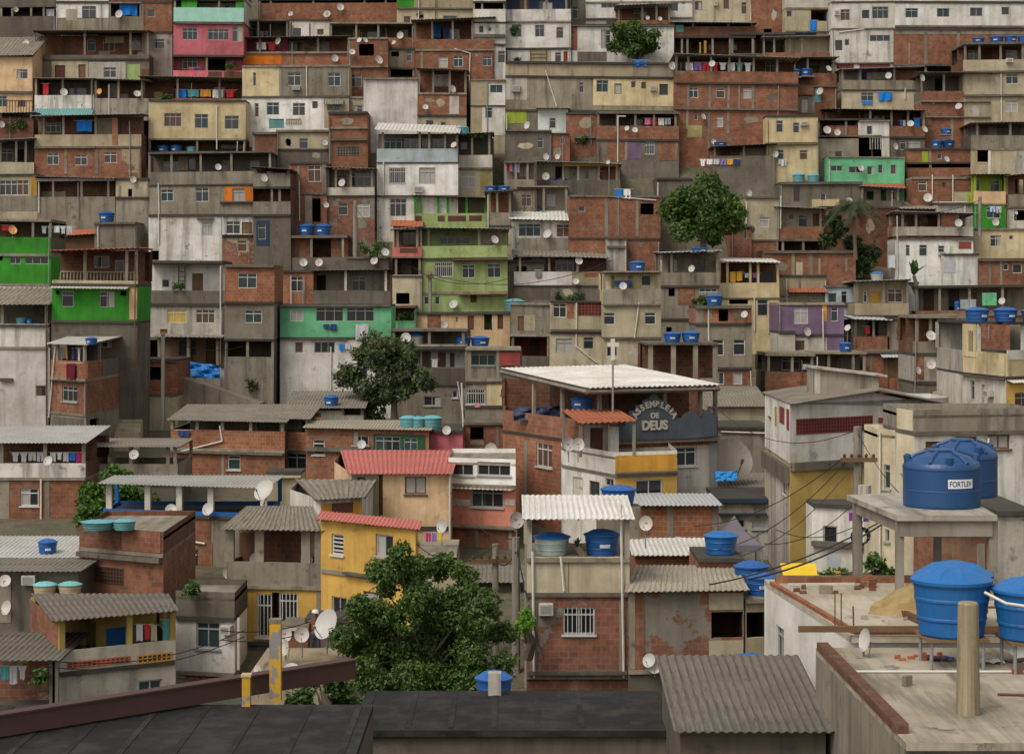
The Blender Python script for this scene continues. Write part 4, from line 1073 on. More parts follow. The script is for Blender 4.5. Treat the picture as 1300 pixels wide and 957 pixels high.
T2 = '''
# sand house with wide white window | -30 48
w 221 268 be : w 0 229 37 248, m 40 226 48 248 oc, m -30 249 48 268 gr
# grey terrace on ochre columns | 47 147
o 226 270 gr 250 68/104/138 bk=bd rc=1.4 : m 52 243 84 250 be, M 47 224 146 230 zg, i 50 231 50 270
S 169 228 5
# tan house behind narrow service pole | 146 189
w 226 250 be : o 162 240 167 250, p 150 236 153 250
w 250 272 gm
# brown concrete box between green and grey | 120 174
w 282 314 gr : i 125 284 125 314, s 118 280 174 283
T 125 268 146 282 b
# bright green house with white awning | -30 64
o 278 322 gn 301 -10/40/62 bk=dk
w 322 360 gn : v 11 325 25 335, v 30 325 60 335, o -4 325 2 331
w 360 407 gn : o 13 369 26 374, R -30 358 66 366 ow
S 16 292 6 or
L 1 15 286 7 rd
L 52 92 287 10 lg,lg,wh,lg,lg
# green house terrace on white balusters | 63 173 roof=r.05 dep=4
o 317 360 be 356 105/158/170 bk=bd rc=2 : v 116 325 136 340, v 143 330 155 345, b 63 346 172 356
w 360 407 gn : R 63 358 162 366 ow, o 69 369 73 374, v 76 370 91 390, v 124 370 143 390, o 150 369 158 375, m 162 364 173 405 pc
w 407 532 dg : w 127 427 140 441
# loose terracotta lean-to on green house | 70 121 roof=t.5 d=.9 dep=2
w 299 320 wood
# rusting shed with corrugated lid | -30 62 roof=c1
o 387 412 wm 411 2/58 bk=gr roof : m 6 392 42 411 dg
w 412 440 wm
w 440 532 wp : v 45 489 60 503, s 0 480 16 484, i 62 441 62 530
T 20 404 34 415 q
T 33 405 43 415 b
# beige mouldy wall with lone window | 189 285
w 272 334 wm : c 257 281 271 300, i 202 270 202 310, s 251 276 272 279, D 192 318 202 330
# white windowed house on mouldy ledge | 282 349
w 272 299 wm : w 287 281 305 297, d 307 282 320 297 wood, M 320 281 326 300 pb, s 272 298 349 302
w 299 336 pt : n 290 283 296 290
T 225 319 246 331 q
T 254 320 273 331 b
T 300 321 321 335 q
# house with white whitewashed loggia | 186 282
o 331 385 dg 369 189/280 bk=wh rc=1.6 : d 243 347 257 369 wood, l 226 338 234 368, v 205 355 214 365
w 385 428 lg : y 212 393 236 410, c 248 393 272 410
o 428 466 gr 464 203/240/277 bk=wood
V 216 357 236 368
# brick house over grey ground floor | 283 347
w 336 383 bo : w 300 347 324 366, s 282 334 347 337
w 383 430 gr : c 309 394 331 410
o 430 505 gr 453 286/313/345 bk=dk : d 288 434 311 452 bw
# grey stepped terrace beside brick tower | 322 370
o 214 237 gr 220 325/367 bk=bd
o 237 272 gr 256 346/356 bk=dk rc=1.3
w 272 345 dg : v 328 284 338 304, m 326 280 343 312 nv
S 335 226 6
# brick tower with open doorway | 368 416
w 206 245 br : w 392 210 409 231, p 379 210 382 280, m 410 207 416 245 gr
w 245 300 br : D 397 252 408 282, m 388 246 397 300 gr, i 381 230 381 280
S 414 260 4
# dark roofed house with pale parapet | 415 476
o 214 248 ow 238 417/427/446/473 bk=dk roof rc=1.2 : v 445 220 472 237, v 428 222 442 237
w 248 296 pg : v 430 258 442 273, c 452 258 470 276, m 455 276 466 290 gr
S 434 232 6
# brick house under two stickered tanks | 348 442
o 299 343 dg 327 357/396/436 bk=br rc=.6 : D 397 304 421 327, m 350 301 357 327 be
T 378 284 400 299 b
T 400 284 421 299 b
S 385 333 6
S 405 333 6
# long dark planter wall with red dish | 440 494
w 326 344 dg
S 475 331 6
V 450 305 492 328
# brick corner house with grey balcony | 354 398
w 343 386 bo : w 368 351 386 370
# grey balcony with white column | 397 498
o 343 386 dg 369 438/489 bk=gr rc=1.3 cm=ow : D 401 350 413 369, v 446 351 464 369, p 470 348 474 369
# mint green house with curtained windows | 355 497
w 386 428 mt : c 368 393 385 408, v 401 390 436 408, v 440 390 475 408, s 354 384 497 387
w 428 500 wh : v 399 434 425 448, c 374 434 385 448, n 344 450 350 456, s 354 426 441 430, m 420 468 432 492 wm, i 420 440 420 496
L 410 428 411 8 nv,nv
L 450 469 412 20 lg
L 430 445 436 8 bu,lg
# mint annex with vine filled opening | 496 529
w 388 428 mt : o 490 386 527 407, R 497 385 531 390 tc
V 496 394 526 408
# green posted terrace with brown panels | 526 620 cm=gn
o 250 286 lm 271 527/533/557/569/593/617 bk=be : v 530 256 540 270, M 527 274 536 281 bw, M 556 274 565 281 bw, M 569 274 592 281 bw, M 596 274 612 281 bw, y 536 254 552 271
# lime green house with folded awning | 534 646
o 290 327 lm 312 536/546/610 bk=lm roof : v 560 300 598 310, m 606 289 640 310 be
w 327 370 lm : w 588 336 604 353, w 620 335 637 353, g 553 333 576 351, R 576 325 648 330 rr
w 370 396 lm : R 582 367 648 374 tc, d 598 374 606 384 bw, w 539 376 549 386, w 553 376 559 386
S 628 304 6
S 576 386 6
# peach house with orange lean-to roof | 498 536 d=-.4
o 290 326 rr 314 505/530 bk=bd roof : M 508 315 530 321 bw
o 326 350 be 349 503/533 bk=bd
w 350 394 be : o 503 372 520 386
S 489 320 6
# striped orange lean-to beside lime house | 498 534 roof=t1 d=-.7 dep=3
w 288 291 pc
# pale house beside pole and tank | 618 650
o 243 286 gr 270 622/632/648 bk=dk
w 286 318 be
T 615 240 632 252 b
T 630 240 648 252 b
# peach row house with brick patch | 527 648
w 396 420 pc : d 594 401 602 419, m 543 399 560 420 br, v 579 402 582 409, o 615 397 625 419, d 632 400 639 418, m 619 405 626 418 wh
S 564 412 5
T 640 377 667 392 q
# grey house with brick balustrade posts | 640 682
o 205 240 gr 228 642/655/670/680 bk=gr rc=1
w 240 272 gr : v 662 247 675 262
T 650 258 660 271 b
T 673 265 693 271 b
L 642 660 208 12 rd,pk,bu,lg
# terrace under ochre beam | 679 788
o 207 243 dg 229 715/734/760/783 bk=be rc=1.2 : M 715 206 786 211 woodo, m 722 212 735 228 lg, m 764 212 785 228 br, v 742 214 748 228
T 688 222 706 236 b
T 705 222 722 236 b
S 693 224 5
T 699 265 718 271 b
# grey house on open porch posts | 655 722 
o 236 274 gr 272 690/718 bk=gr rc=1 : v 662 247 675 262, v 694 247 705 262
# flaking brick house with white mortar stripe | 721 838
w 248 302 br : p 767 250 771 300, p 782 250 785 300, p 806 250 810 300, o 812 258 829 272, v 733 262 742 269, i 780 250 832 254
w 302 330 br : v 810 296 816 308, m 824 296 836 322 br
L 781 801 240 12 bu,wh
S 772 206 3
# white house under white sheet roof | 649 736 roof=z1
w 280 318 wm : v 659 284 687 300, D 672 284 675 300, v 707 285 733 301, m 655 302 736 318 gm
T 740 296 752 302 b
S 695 297 6
# white roofed terrace on thin posts | 735 798 roof=z1.2
o 281 318 gm 302 737/760/768/792 bk=bd roof cm=ow
L 708 715 291 6 pu
L 729 734 288 10 oc
S 773 293 5
# pale block pillar below white roof | 769 796
w 302 348 lg : s 768 312 796 315
# house with pinkish balcony wall | 652 770 roof=c.5
o 326 362 wp 345 660/697/733 bk=bd rc=1.2 : v 674 329 692 344, v 705 330 728 344, m 726 345 768 372 ta, m 742 346 766 352 br
w 362 382 dg : m 652 364 698 380 dg
S 735 331 6
S 731 357 5
L 679 688 343 9 gr
V 702 371 745 384
# cream house with brick lattice panel | 697 768
w 382 422 be : w 701 385 718 403, m 719 384 728 404 br, j 733 384 763 400 rd, i 731 384 731 440, s 697 418 768 421
w 422 470 be : v 705 430 726 448, v 740 428 753 443, i 731 440 757 460
# mouldy cream house with blue tank | 766 840
o 344 386 gm 367 768/838 bk=cr rc=1 : D 777 350 781 366, d 798 350 804 366 lg, c 815 350 827 363
w 386 428 be : w 767 397 781 412, w 819 397 833 412, s 765 384 840 386, i 812 384 806 430
w 428 478 be : v 771 440 784 452, s 765 426 840 429
T 798 331 820 344 b
S 791 363 5
L 778 803 356 8 nv
# grey block house with brick infill | 838 914
o 320 362 gr 346 840/853/911 bk=gr roof : M 830 330 841 345 lg
w 362 404 gr : o 849 366 857 376, m 861 366 883 387 br, w 888 366 911 371
w 404 434 gr : D 846 415 853 424
T 877 322 899 332 b
S 878 341 5
S 768 395 3
V 878 375 900 386
# brick shed on grey block storey | 884 956
w 388 410 bo : D 914 393 926 408, p 902 390 905 410, s 882 385 958 388, m 884 390 896 410 gr
w 410 466 gr : w 905 431 920 451, w 932 431 947 451, i 901 390 901 460
w 466 498 br : w 913 473 920 488, c 931 473 943 488
T 896 373 918 388 b
S 945 399 5
# cream house with arched white terrace | 912 990 roof=z.4
o 333 378 cr 359 914/924/953/963/988 bk=bd roof cm=cr
w 378 422 cr : o 926 380 950 386, v 962 380 975 401, i 958 378 958 420
L 926 943 345 13 oc,oc
L 945 965 347 7 lg,pu
# bare grey wall beside large tree | 944 988
w 250 304 be : i 990 248 990 290
w 304 322 br
S 951 245 5
# brick base under tree | 928 955
w 286 326 br : v 945 288 949 304
# emerald green house under red chimneys | 1050 1148
w 199 234 mt : v 1054 211 1069 218, v 1077 212 1095 220, v 1100 211 1109 222, v 1114 209 1120 220, v 1130 209 1137 221, R 1096 233 1150 239 tc
T 1006 216 1022 228 q
T 1025 219 1041 232 q
T 1053 218 1067 231 q
T 1067 218 1085 231 b
S 1093 213 5
# grey house with pale balcony box | 990 1096
w 231 264 dg : m 1031 253 1066 263 cr, w 1042 246 1049 254, n 1008 236 1016 256, s 988 229 1096 232
# tan porch under orange awning | 1093 1145
o 238 270 dg 255 1095/1140 bk=ta rc=1 : D 1100 243 1109 254, D 1118 241 1125 255, v 1130 243 1136 254
S 1078 255 5
# porch with brick parapet by palms | 984 1046
o 264 303 br 288 986/1042 bk=be rc=1 : n 988 274 993 280, v 1014 273 1025 288, d 1032 271 1040 287, n 1002 273 1007 278
o 303 320 gr 318 994/1020 bk=dk
# bare brick wall with concrete fins | 968 1087
w 318 363 br : p 1005 320 1009 362, p 1028 320 1032 362, p 1073 328 1076 345, M 1011 333 1019 350 be, p 1039 328 1042 362, s 968 317 1087 320
# white house with red sill line | 1136 1236
o 270 300 lg 288 1146/1163/1192/1216 bk=dk : M 1195 270 1215 288 br, M 1142 299 1222 301 rd
w 302 352 wh : v 1167 311 1177 325, v 1191 312 1199 325, m 1217 307 1233 316 rd, a 1191 320 1200 324, v 1150 311 1155 325, M 1213 323 1224 346 woodo
S 1217 283 5
L 1127 1137 324 16 wh
L 1203 1208 312 12 wh,lm
# grey lean-to over white house | 1142 1218 roof=c.9 d=-.5 dep=4
w 266 270 wood
# brick house with white pipe loop | 1157 1236
w 225 262 br : w 1166 230 1177 243, i 1184 222 1184 256, i 1210 222 1210 256, i 1184 257 1236 257, n 1196 232 1201 238, m 1211 244 1236 257 be
S 1178 251 6
# lime balcony next to brick house | 1235 1278
o 222 258 pc 243 1237/1275 bk=ln rc=1 cm=ln : v 1236 229 1243 243, v 1256 229 1268 244
w 258 292 gn : i 1244 250 1244 290
T 1260 278 1273 290 b
T 1268 272 1285 284 q
S 1264 282 5
L 1256 1272 262 8 pb,lg
# brown house at right edge | 1277 1312
o 222 262 gr 247 1279 bk=br rc=1 : D 1289 228 1300 246
w 262 292 ow : o 1288 267 1305 280
T 1289 280 1308 289 b
# pale shed wall below white pipe | 1190 1236
w 258 290 lg : i 1226 258 1226 290
# pale cream house with small square vent | 1224 1312
w 290 328 cr : w 1257 299 1271 313, v 1281 299 1286 304, m 1224 292 1247 318 be
S 1290 270 3
# brick house under weathered flat roof | 1242 1312
w 328 366 br : w 1274 335 1281 343, w 1286 335 1298 347, p 1256 330 1259 364, p 1270 330 1273 364, s 1240 326 1312 329
# flaking white wall by corrugated sheet | 1198 1244
w 322 364 wm : M 1198 330 1214 346 zg
# tan house with orange door | 1085 1154
o 356 400 ta 385 1088/1122/1152 bk=ta rc=.5 : w 1127 367 1146 384, d 1104 370 1118 385 woodo, c 1096 370 1101 384
w 400 430 gr : D 1100 412 1114 424, M 1099 416 1105 424 rd, M 1106 412 1112 424 nv
T 1105 345 1122 357 c
# sky blue house under brick wall | 1048 1087
w 362 390 pb : v 1052 372 1063 384, v 1069 370 1076 385, s 1046 384 1090 388
# tan house with orange shade | 986 1050
w 349 384 ta : R 1000 366 1052 371 tc, w 991 375 1004 379, w 1029 378 1039 381, p 1014 351 1017 372
# purple house with white window | 987 1072
w 384 424 pu : c 1008 390 1026 411, M 1044 384 1050 408 oc, M 988 382 1046 387 woodo, c 1055 390 1064 408
w 424 449 ow : v 1009 432 1022 445, m 1050 424 1072 448 pu
S 1025 421 6
# house with tall metal door | 1152 1166
w 358 402 zg
# long dark terrace with grey posts | 1163 1312
o 362 398 br 394 1165/1194/1232/1274 bk=dk roof : M 1248 372 1266 388 mt, M 1220 380 1231 392 pb, M 1232 380 1240 391 pb, d 1236 371 1241 380 br
w 398 420 br
T 1211 376 1219 386 b
S 1272 382 5
# sand coloured wall with vents | 988 1010 d=-.3
w 420 450 ow
# dim terrace with brick parapet below purple | 970 1034
o 448 490 br 472 975/1005/1030 bk=dk roof
L 1018 1032 462 8 wh,bu,gn
# grey terrace with tyres | 1034 1100
o 447 490 gr 470 1052/1083/1097 bk=gr roof
T 1065 436 1082 451 b
S 1076 416 5
# grey end wall with narrow vent | 1127 1162 
w 404 446 gr : n 1139 416 1145 424, i 1152 405 1152 448
# brick terrace with red cloth | 1084 1130
o 406 446 br 427 1087/1110 bk=gr rc=1
L 1098 1105 414 10 rd
# brick house with wooden gates | 1098 1160
w 446 484 bo : d 1123 452 1157 480 wood, R 1118 449 1158 453 zg, p 1105 448 1108 484
# brick house with black clothes terrace | 1158 1224
o 400 448 gr 434 1163/1180/1218 bk=bd roof : m 1163 402 1222 412 br
w 448 484 lg : v 1190 466 1206 482, m 1160 450 1172 482 br, a 1202 475 1217 484
w 484 514 dg
S 1182 426 7
S 1182 462 7
S 1166 470 6
L 1203 1220 416 12 nv,gr,nv
'''
T3 = '''
# mint roofed brick tower with burgundy cloth | n poly=64:106,109:103,130:106 roof=z.3 dep=5
o 438 481 bo 459 72/106/128 bk=dg roof rc=1.5
w 481 526 br : v 79 491 98 509, s 62 478 131 482, p 107 482 110 526, i 70 440 62 530
w 526 562 gr : m 66 532 106 556 dg, o 114 530 126 548
L 74 104 442 19 lg,og,nv,lg
L 77 103 461 21 bd
T 108 424 124 430 b
# half built grey frame over bare earth | 200 283 D=128
o 428 470 gr 466 203/240/277 bk=wood rc=2
w 470 520 fo
# small brick hut with glassless window | 164 226 n D=116
w 456 500 bo : o 190 466 206 482, s 162 454 228 458, p 166 458 170 500
w 500 534 be
# white stub wall by the blue tarp | 279 303 D=122
w 462 502 wh : n 288 465 292 468
# grey ground floor beside white wall | 326 358 D=124
o 430 450 gr 447 330/343 bk=dk
w 448 508 gr : v 344 464 355 484
# brick house under striped grey sheets | n poly=216:101,362:99 roof=c@513 dep=6
o 536 572 bo 548 218/250/282/318/358 bk=dk roof
w 572 640 br : v 233 580 240 587, w 289 578 305 596, s 214 570 362 574, i 279 540 282 560, i 282 560 226 574, i 241 566 241 612, p 281 574 285 610
L 224 242 546 8 nv
# brick house with green curtained window | n poly=322:101,392:100 roof=c@513 dep=5
o 532 572 bo 549 325/356/390 bk=dk roof : v 364 534 390 548
w 572 640 br : y 326 581 343 597, v 364 575 389 595, s 320 569 392 573, m 355 550 376 568 gr
# shack with patched rusty lid | n D=108 362 462 roof=c@496 dep=5
o 518 560 lg 527 364/400/435/460 bk=dk roof : M 362 521 434 532 lg
T 411 494 430 503 b
# brick house under broken cream sheets | n poly=388:98,545:96 roof=l@533 dep=4
w 546 640 br : w 397 558 412 577, v 448 553 468 565, m 474 552 540 578 dgn, v 476 554 508 576, v 512 556 530 576, p 450 548 455 600, s 388 569 470 572
S 459 564 7
# pink house below teal tanks | n D=97 541 588 dep=5
w 546 640 pk
T 535 527 562 545 q
T 507 525 530 541 q
T 522 524 540 537 q
S 567 546 6
# house with mouldy balcony and lit porch | n D=118 496 594 roof=f dep=5
o 418 440 gm 437 500/545/588 bk=gr rc=3
o 441 487 dg 467 522/592 bk=wh rc=1.4 : d 536 446 547 467, d 556 447 566 466, d 571 448 577 466, g 521 446 534 462
w 487 545 gr : v 538 503 559 515, w 574 496 581 505, i 581 484 590 540
T 577 423 598 436 b
T 597 424 622 436 b
T 519 421 538 438 c
S 515 429 7
L 548 556 456 10 lg
# grey house with caged red window | n D=112 590 662 dep=5
o 442 484 gr 480 596/632/655 bk=gr rc=.5 : v 598 450 629 464, M 634 447 660 464 rd
w 484 515 gr : g 592 494 616 513, m 618 486 662 516 cr, n 636 494 641 501
w 515 560 gr
L 602 610 512 5 pk
# brick wall with single black window | n D=100 588 645 dep=5
w 536 660 br : o 597 542 614 558, i 586 486 589 574, p 630 540 633 600, m 597 559 614 565 gr
S 623 570 8
# yellow house behind church | n D=100 650 704 dep=4
w 484 524 cr : w 653 492 674 513, n 689 494 697 502
# grey tank frame with two blue tanks | n D=110 818 912 dep=5
o 435 500 gr 480 826/855/883/908 bk=bd cw=.14
T 842 421 865 435 b
T 865 420 889 435 b
# grey tiled sheds right of church | n D=104 898 976 roof=c@490 dep=6
w 516 560 be
# low wall with grey coping | n D=98 908 980 dep=5
w 541 640 gm : i 915 548 975 550
# church hall with lettered rooftop sign | n poly=638:92,745:84,912:87 dep=4 roof=x cat=church
o 494 561 br 534 676/712/762/845/890/909 bk=bd rc=2.5 cm=gr roof
w 561 645 bo : w 681 564 701 591, m 748 564 911 645 lg, w 858 567 884 592, p 666 560 670 640, s 640 557 911 562, M 900 562 911 645 steel
# white and ochre house with roof terrace | n poly=713:84.8,780:80,860:81 roof=n dep=3
w 574 602 wh : M 781 576 859 600 oc, s 713 599 868 602
w 602 660 wh : m 781 604 859 655 yl, w 807 608 841 628, t 727 607 740 634 ow, n 748 612 761 636, v 768 608 779 616
# tall cream hall with red lattice band | n poly=972:82,1003:74,1205:79 roof=x dep=.4
w 513 588 wh : j 1011 528 1107 551 rd, m 1115 529 1138 537 rd, s 1003 584 1205 589, M 990 518 996 536 rd, M 999 520 1002 545 rd, m 984 517 986 540 woodo, n 977 508 979 528
w 588 740 yh : p 974 590 979 740 ow, p 986 590 992 740 ow, m 972 590 1002 740 lg, c 995 605 999 625, s 972 586 1003 590
# low mottled white house behind cables | n poly=1030:71,1116:70 roof=f dep=1.4
w 642 770 wh : v 1045 668 1063 691, s 1030 690 1116 692, i 1117 640 1117 735
# cream house with holed mouldy wall | n poly=1138:66.5,1160:65,1312:66 roof=n dep=2.5
w 520 548 gm : M 1139 521 1159 548 cp
w 548 770 wm : n 1175 546 1198 557, n 1175 560 1198 569, n 1213 546 1240 553, n 1213 554 1240 570, n 1254 551 1282 570, m 1139 549 1159 770 cp, m 1162 648 1188 770 cp, v 1160 699 1171 722, v 1146 590 1150 600, i 1255 556 1255 620
# cream terrace house with three big tanks | n poly=1222:98,1277:92,1312:93 dep=6
o 409 478 cr 449 1241/1300 bk=lg rc=2.5 cm=wh : d 1296 422 1304 446, P 1222 409 1239 452 cr, P 1230 420 1236 446 glass, M 1279 444 1312 457 wh
w 478 540 ow : v 1232 483 1237 507, v 1246 488 1250 513, m 1264 486 1312 540 yl, v 1288 498 1308 524, R 1263 478 1314 486 ow, a 1256 496 1262 503, s 1222 470 1312 475
T 1225 390 1256 409 b
T 1261 390 1292 409 b
T 1296 391 1325 409 b
S 1236 514 8
# house with covered tank balcony | n D=62 668 800 roof=z@628 dep=3.6
o 658 708 be 707 671/798 bk=none cm=lg
w 708 752 be : p 721 710 722 751, i 788 640 792 860, i 712 706 716 750
w 752 856 pg : g 715 771 755 805, a 684 765 702 779, p 672 755 682 856, p 786 753 794 856, s 670 851 796 855, i 678 860 676 700
w 856 960 bd
T 677 677 724 708 l
T 741 673 787 708 b
# plaster patched brick house under pale sheets | n poly=797:61,945:61.4 roof=l@717 dep=4 bx=813/930
w 750 850 pg : o 903 776 944 810, p 797 752 806 850, m 806 753 818 850 br, m 900 812 944 850 be, m 900 752 944 774 be
w 850 960 dg
S 824 838 9
S 831 846 10
# small annex with open dark red room | n poly=945.5:61.4,976:61.6 dep=4 roof=f
w 760 850 be sm=gr : o 947 776 973 810
# low brick parapet under white strip | n D=69 806 926 roof=z.2 dep=3
w 704 745 bo
# brick house under grey sheet roof | n D=76 808 913 roof=g@626 dep=4
w 641 745 bo : p 847 642 855 745, i 858 682 887 687, p 904 642 912 700
# tan house with red corrugated roof | n poly=424:86,446:80,571:80 roof=r@571 dep=4.5
w 601 668 pc : n 514 605 541 627, v 452 604 465 616, m 447 603 482 668 ta, d 481 602 486 654 bw, i 571 600 571 690
w 668 740 pc
# little ochre loft under grey sheets | n poly=368:77,407:73,460:74 roof=c@608 dep=3
w 634 720 wm : m 408 636 459 658 oc, m 421 637 448 652 bw, s 405 655 462 659
# mustard house with louvred window | n poly=407:65.8,528:62.7 roof=r.02 dep=1.7 par=1
w 671 738 yl : k 421 679 436 703, v 477 680 499 705, s 440 733 475 737
w 738 830 yl : v 421 759 440 777, n 461 752 478 773, v 478 754 486 773
w 830 960 dg
# salmon house with glazed white terrace | n poly=569:84,655:83 dep=5 roof=n
w 583 616 ww : v 574 588 601 603, v 606 587 648 603
w 616 668 sa : v 598 620 639 643, M 570 634 597 641 ow, M 641 634 655 641 ow, R 568 612 656 618 ow
w 668 760 br : p 602 670 607 760, p 646 670 650 760, s 568 665 656 669
# grey house over barred yellow storey | n poly=287:66.5,409:66 roof=c@642 dep=3 bx=318/392
o 673 744 gr 715 291/329/388/405 bk=dk rc=1.5 cw=.16 : m 385 676 408 715 be, m 289 676 325 715 bw
w 744 816 yl : g 326 754 345 808, D 345 752 354 800, g 354 753 378 790, p 310 745 314 816, p 402 745 410 816 gr
w 816 960 dg
# red walled terrace beside mustard house | n D=74 524 580 roof=n dep=4
w 701 800 be : m 526 700 534 720 rd
L 540 562 676 11 mg,pu,yl
# house with yellow lattice balcony | n poly=38:62,76:58,224:60 roof=h@753 dep=.6 bx=44/207
o 787 853 ow 827 78/165/222 bk=yd rc=1.6 cm=yd solid=0 solidm=br : j 86 833 164 848 tc, j 175 828 217 846 oc, D 110 790 122 826, m 135 795 162 826 bu, m 168 790 190 826 wood
w 853 960 lg : v 176 861 206 880
L 172 192 792 22 wh,rd
L 191 200 793 20 be
L 205 222 786 38 tq
# white house under dark mouldy parapet | n poly=222:63.5,299:63 dep=2.5 roof=n
w 752 784 dg
w 784 854 wh : v 249 790 279 822, a 284 793 299 803, i 303 784 303 850
w 854 960 ow : v 243 862 275 880, R 236 854 286 866 bw
V 232 738 258 756
# brick house with cross pierced vents | n poly=100:71,208:69 roof=n dep=5
w 675 703 bd : m 155 676 204 700 br
w 703 800 br : j 114 722 156 737 bw, s 100 700 210 705
T 103 665 148 676 q
T 143 660 173 676 q
# white roofed terrace with blue dado | n poly=130:81,338:79 roof=y.02 dep=3
o 619 657 bu 652 138/187/227/267/334 bk=none cm=ow cw=.13
w 657 760 gr : m 229 659 268 690 br, m 250 690 270 730 br, w 235 697 252 724, m 214 692 234 730 br, i 200 680 260 690
S 217 647 8
S 264 646 8
# terrace with row of white washing | n D=90 -30 109 roof=y@540 dep=5
o 562 606 wm 588 2/57/106 bk=bd roof rc=2.5
w 606 700 br : w 26 620 49 642, p 57 608 63 690, i 52 608 52 670, m -30 606 12 700 gm
L 14 57 574 12 lg,lg,lg,lg
L 63 104 574 12 wh,wh,lg,bu,mg
S 61 585 7
# dark terrace under grey fibre sheets | n D=93 108 226 roof=c@556 dep=4
o 567 612 gr 589 114/166/213/222 bk=none roof
w 612 650 dg
S 170 577 7
# shed roofed with white plastic sheets | n D=75 -30 102 roof=y@680 dep=4
w 707 760 gr
T 48 680 73 698 b
# soot grey house with white air conditioner | n D=68 -30 100 roof=c@708 dep=3
w 724 900 dg : a 30 729 47 741, m -30 740 14 790 gr
S 6 737 9
S 8 771 9
T 42 738 72 758 o
T 74 738 104 756 o
# tin roofed shack with washing below | n D=57 -30 74 roof=h@802 dep=3.5
o 836 905 rust 900 66/72 bk=dk roof
w 905 960 dg
L 0 34 845 22 tq,lg,lg
V 40 846 64 866
# brick box under tank platform | n D=53 1188 1256 dep=3
w 668 790 br : p 1240 690 1250 790
# beige blank wall at right edge | n D=56 1263 1316 dep=6
w 648 800 lg
# white walled house with concrete roof terrace | n poly=971:47.2,1080:39.6,1340:39.6 dep=.3 roof=f
w 806 990 ww sm=lc : v 985 799 995 832
# stained lower terrace of front house | n poly=1036:39.2,1148:31,1440:31 dep=.1 roof=f
w 940 1100 gr sm=cs
# shed with dark mossy sheets | n poly=862:37.5,1050:37.5 dep=4.5 roof=h@831
w 925 1100 dg
# flat tan roof crowded with dishes | n poly=318:56,444:56 dep=3.8
w 852 960 ta sm=ta
# brown brick block behind round dishes | n D=60.2 356 392 dep=1.5
w 793 880 br : s 356 791 392 796 be
# grey block wall behind big dish | n D=60.6 387 440 dep=1.5
w 784 880 gr
# dark sheeted house behind front tree | n D=75 566 662 dep=5 roof=c@716
w 738 900 dg
# brick stub under pale blue tank | n D=65 885 944 dep=3
w 708 800 bo
# low shop with navy edged fascia | n D=81 911 992 dep=5
w 633 720 lg : m 911 634 972 652 gr, s 911 651 973 653 nv, s 911 631 973 633 nv, v 955 658 973 671, v 936 659 946 670
# sagging old roofs below giant dish | n D=88 904 990 roof=c@600 dep=6
w 624 660 fc
# flat black roof at bottom left | n poly=-120:34,452:34 dep=4.5
w 962 1200 dg sm=tar
# flat black roof at bottom centre | n poly=446:41,880:41 dep=4
w 925 1200 dg sm=tar
# grey house with ajar brown door | 646 700 d=1
w 384 424 gr : d 656 402 664 420, m 664 400 678 420 be
o 424 470 dg 452 650/695 bk=rd
# dark wall behind round tree | D=150 832 912
w 226 330 dg
# brown brick house behind the palm | D=146 1040 1140
w 262 366 bd : v 1060 290 1070 302
# unrendered house above white awning terrace | D=141 570 690
w 330 400 dg : o 655 338 668 352
# cream annex with white downpipe | n poly=1113:67.5,1138:66.8 roof=n dep=2.5
w 546 770 cp : v 1122 590 1130 620, i 1117 548 1117 735, v 1124 672 1129 687
# beige stepped masonry water box | n D=86 338 384 dep=1.5 cat=box
w 598 640 be : s 336 603 386 606 be
'''
read_table(T1); read_table(T2); read_table(T3)
def terrain():
    mb = MB(); xs = [-2000, -400, -120, -80, -60, -40, -20, 0, 20, 40, 60, 80, 120, 400, 2000]
    ys = [-300, 0, 20, 40] + [p[1] for p in reversed(DPTS)] + [200, 260, 2000]
    def z(y):
        py = interp(y, [(d, p) for p, d in reversed(DPTS)])
        if y < 52: return -(957 - YH) / F * 52 - 4
        if y > 178: return 34 + (y - 178) * .3 if y < 261 else 58
        return -(py - YH) / F * y - 1.6
    for i in range(len(xs) - 1):
        for j in range(len(ys) - 1):
            if ys[j + 1] > ys[j]: mb.quad([(xs[i], ys[j], z(ys[j])), (xs[i + 1], ys[j], z(ys[j])), (xs[i + 1], ys[j + 1], z(ys[j + 1])), (xs[i], ys[j + 1], z(ys[j + 1]))])
    o = mb.build('hillside', 'earth'); tag(o, None, None, None, 'structure')
terrain()
def ct(phrase, cat, loc, name, group=None): return thing(name, loc, phrase, cat, group)
def HZ(ph): return HOUSES[ph]
# ---- church roof and sign
h = HZ('church hall with lettered rooftop sign'); rt = h['root']
N = P(745, 492, 83.2); Rr = P(914, 488, 86.3); L = P(636, 467, 92.6); B = Vector((L.x + Rr.x - N.x, L.y + Rr.y - N.y, L.z + Rr.z - N.z + .05))
mb = MB(); corr_sheet(mb, N, Rr, B, L, .26, .03, .03); mb.build('corrugated_roof', 'zn', rt)
mb = MB()
for k in (0, .33, .66, 1):
    a, b = N.lerp(Rr, .02 + .96 * k), L.lerp(B, .02 + .96 * k); mb.tube([a - Vector((0, 0, .14)), b - Vector((0, 0, .14))], .08, 4)
a, b = N, Rr; mb.tube([a - Vector((0, 0, .2)) + Vector((0, .1, 0)), b - Vector((0, 0, .2)) + Vector((0, .1, 0))], .1, 4); mb.tube([N - Vector((0, 0, .2)), L - Vector((0, 0, .2))], .1, 4)
mb.build('roof_beams', 'fo', rt)
sg = h['segs'][1].off(.14)
def up(px, py): u, z = sg.px(px, py); return u, z
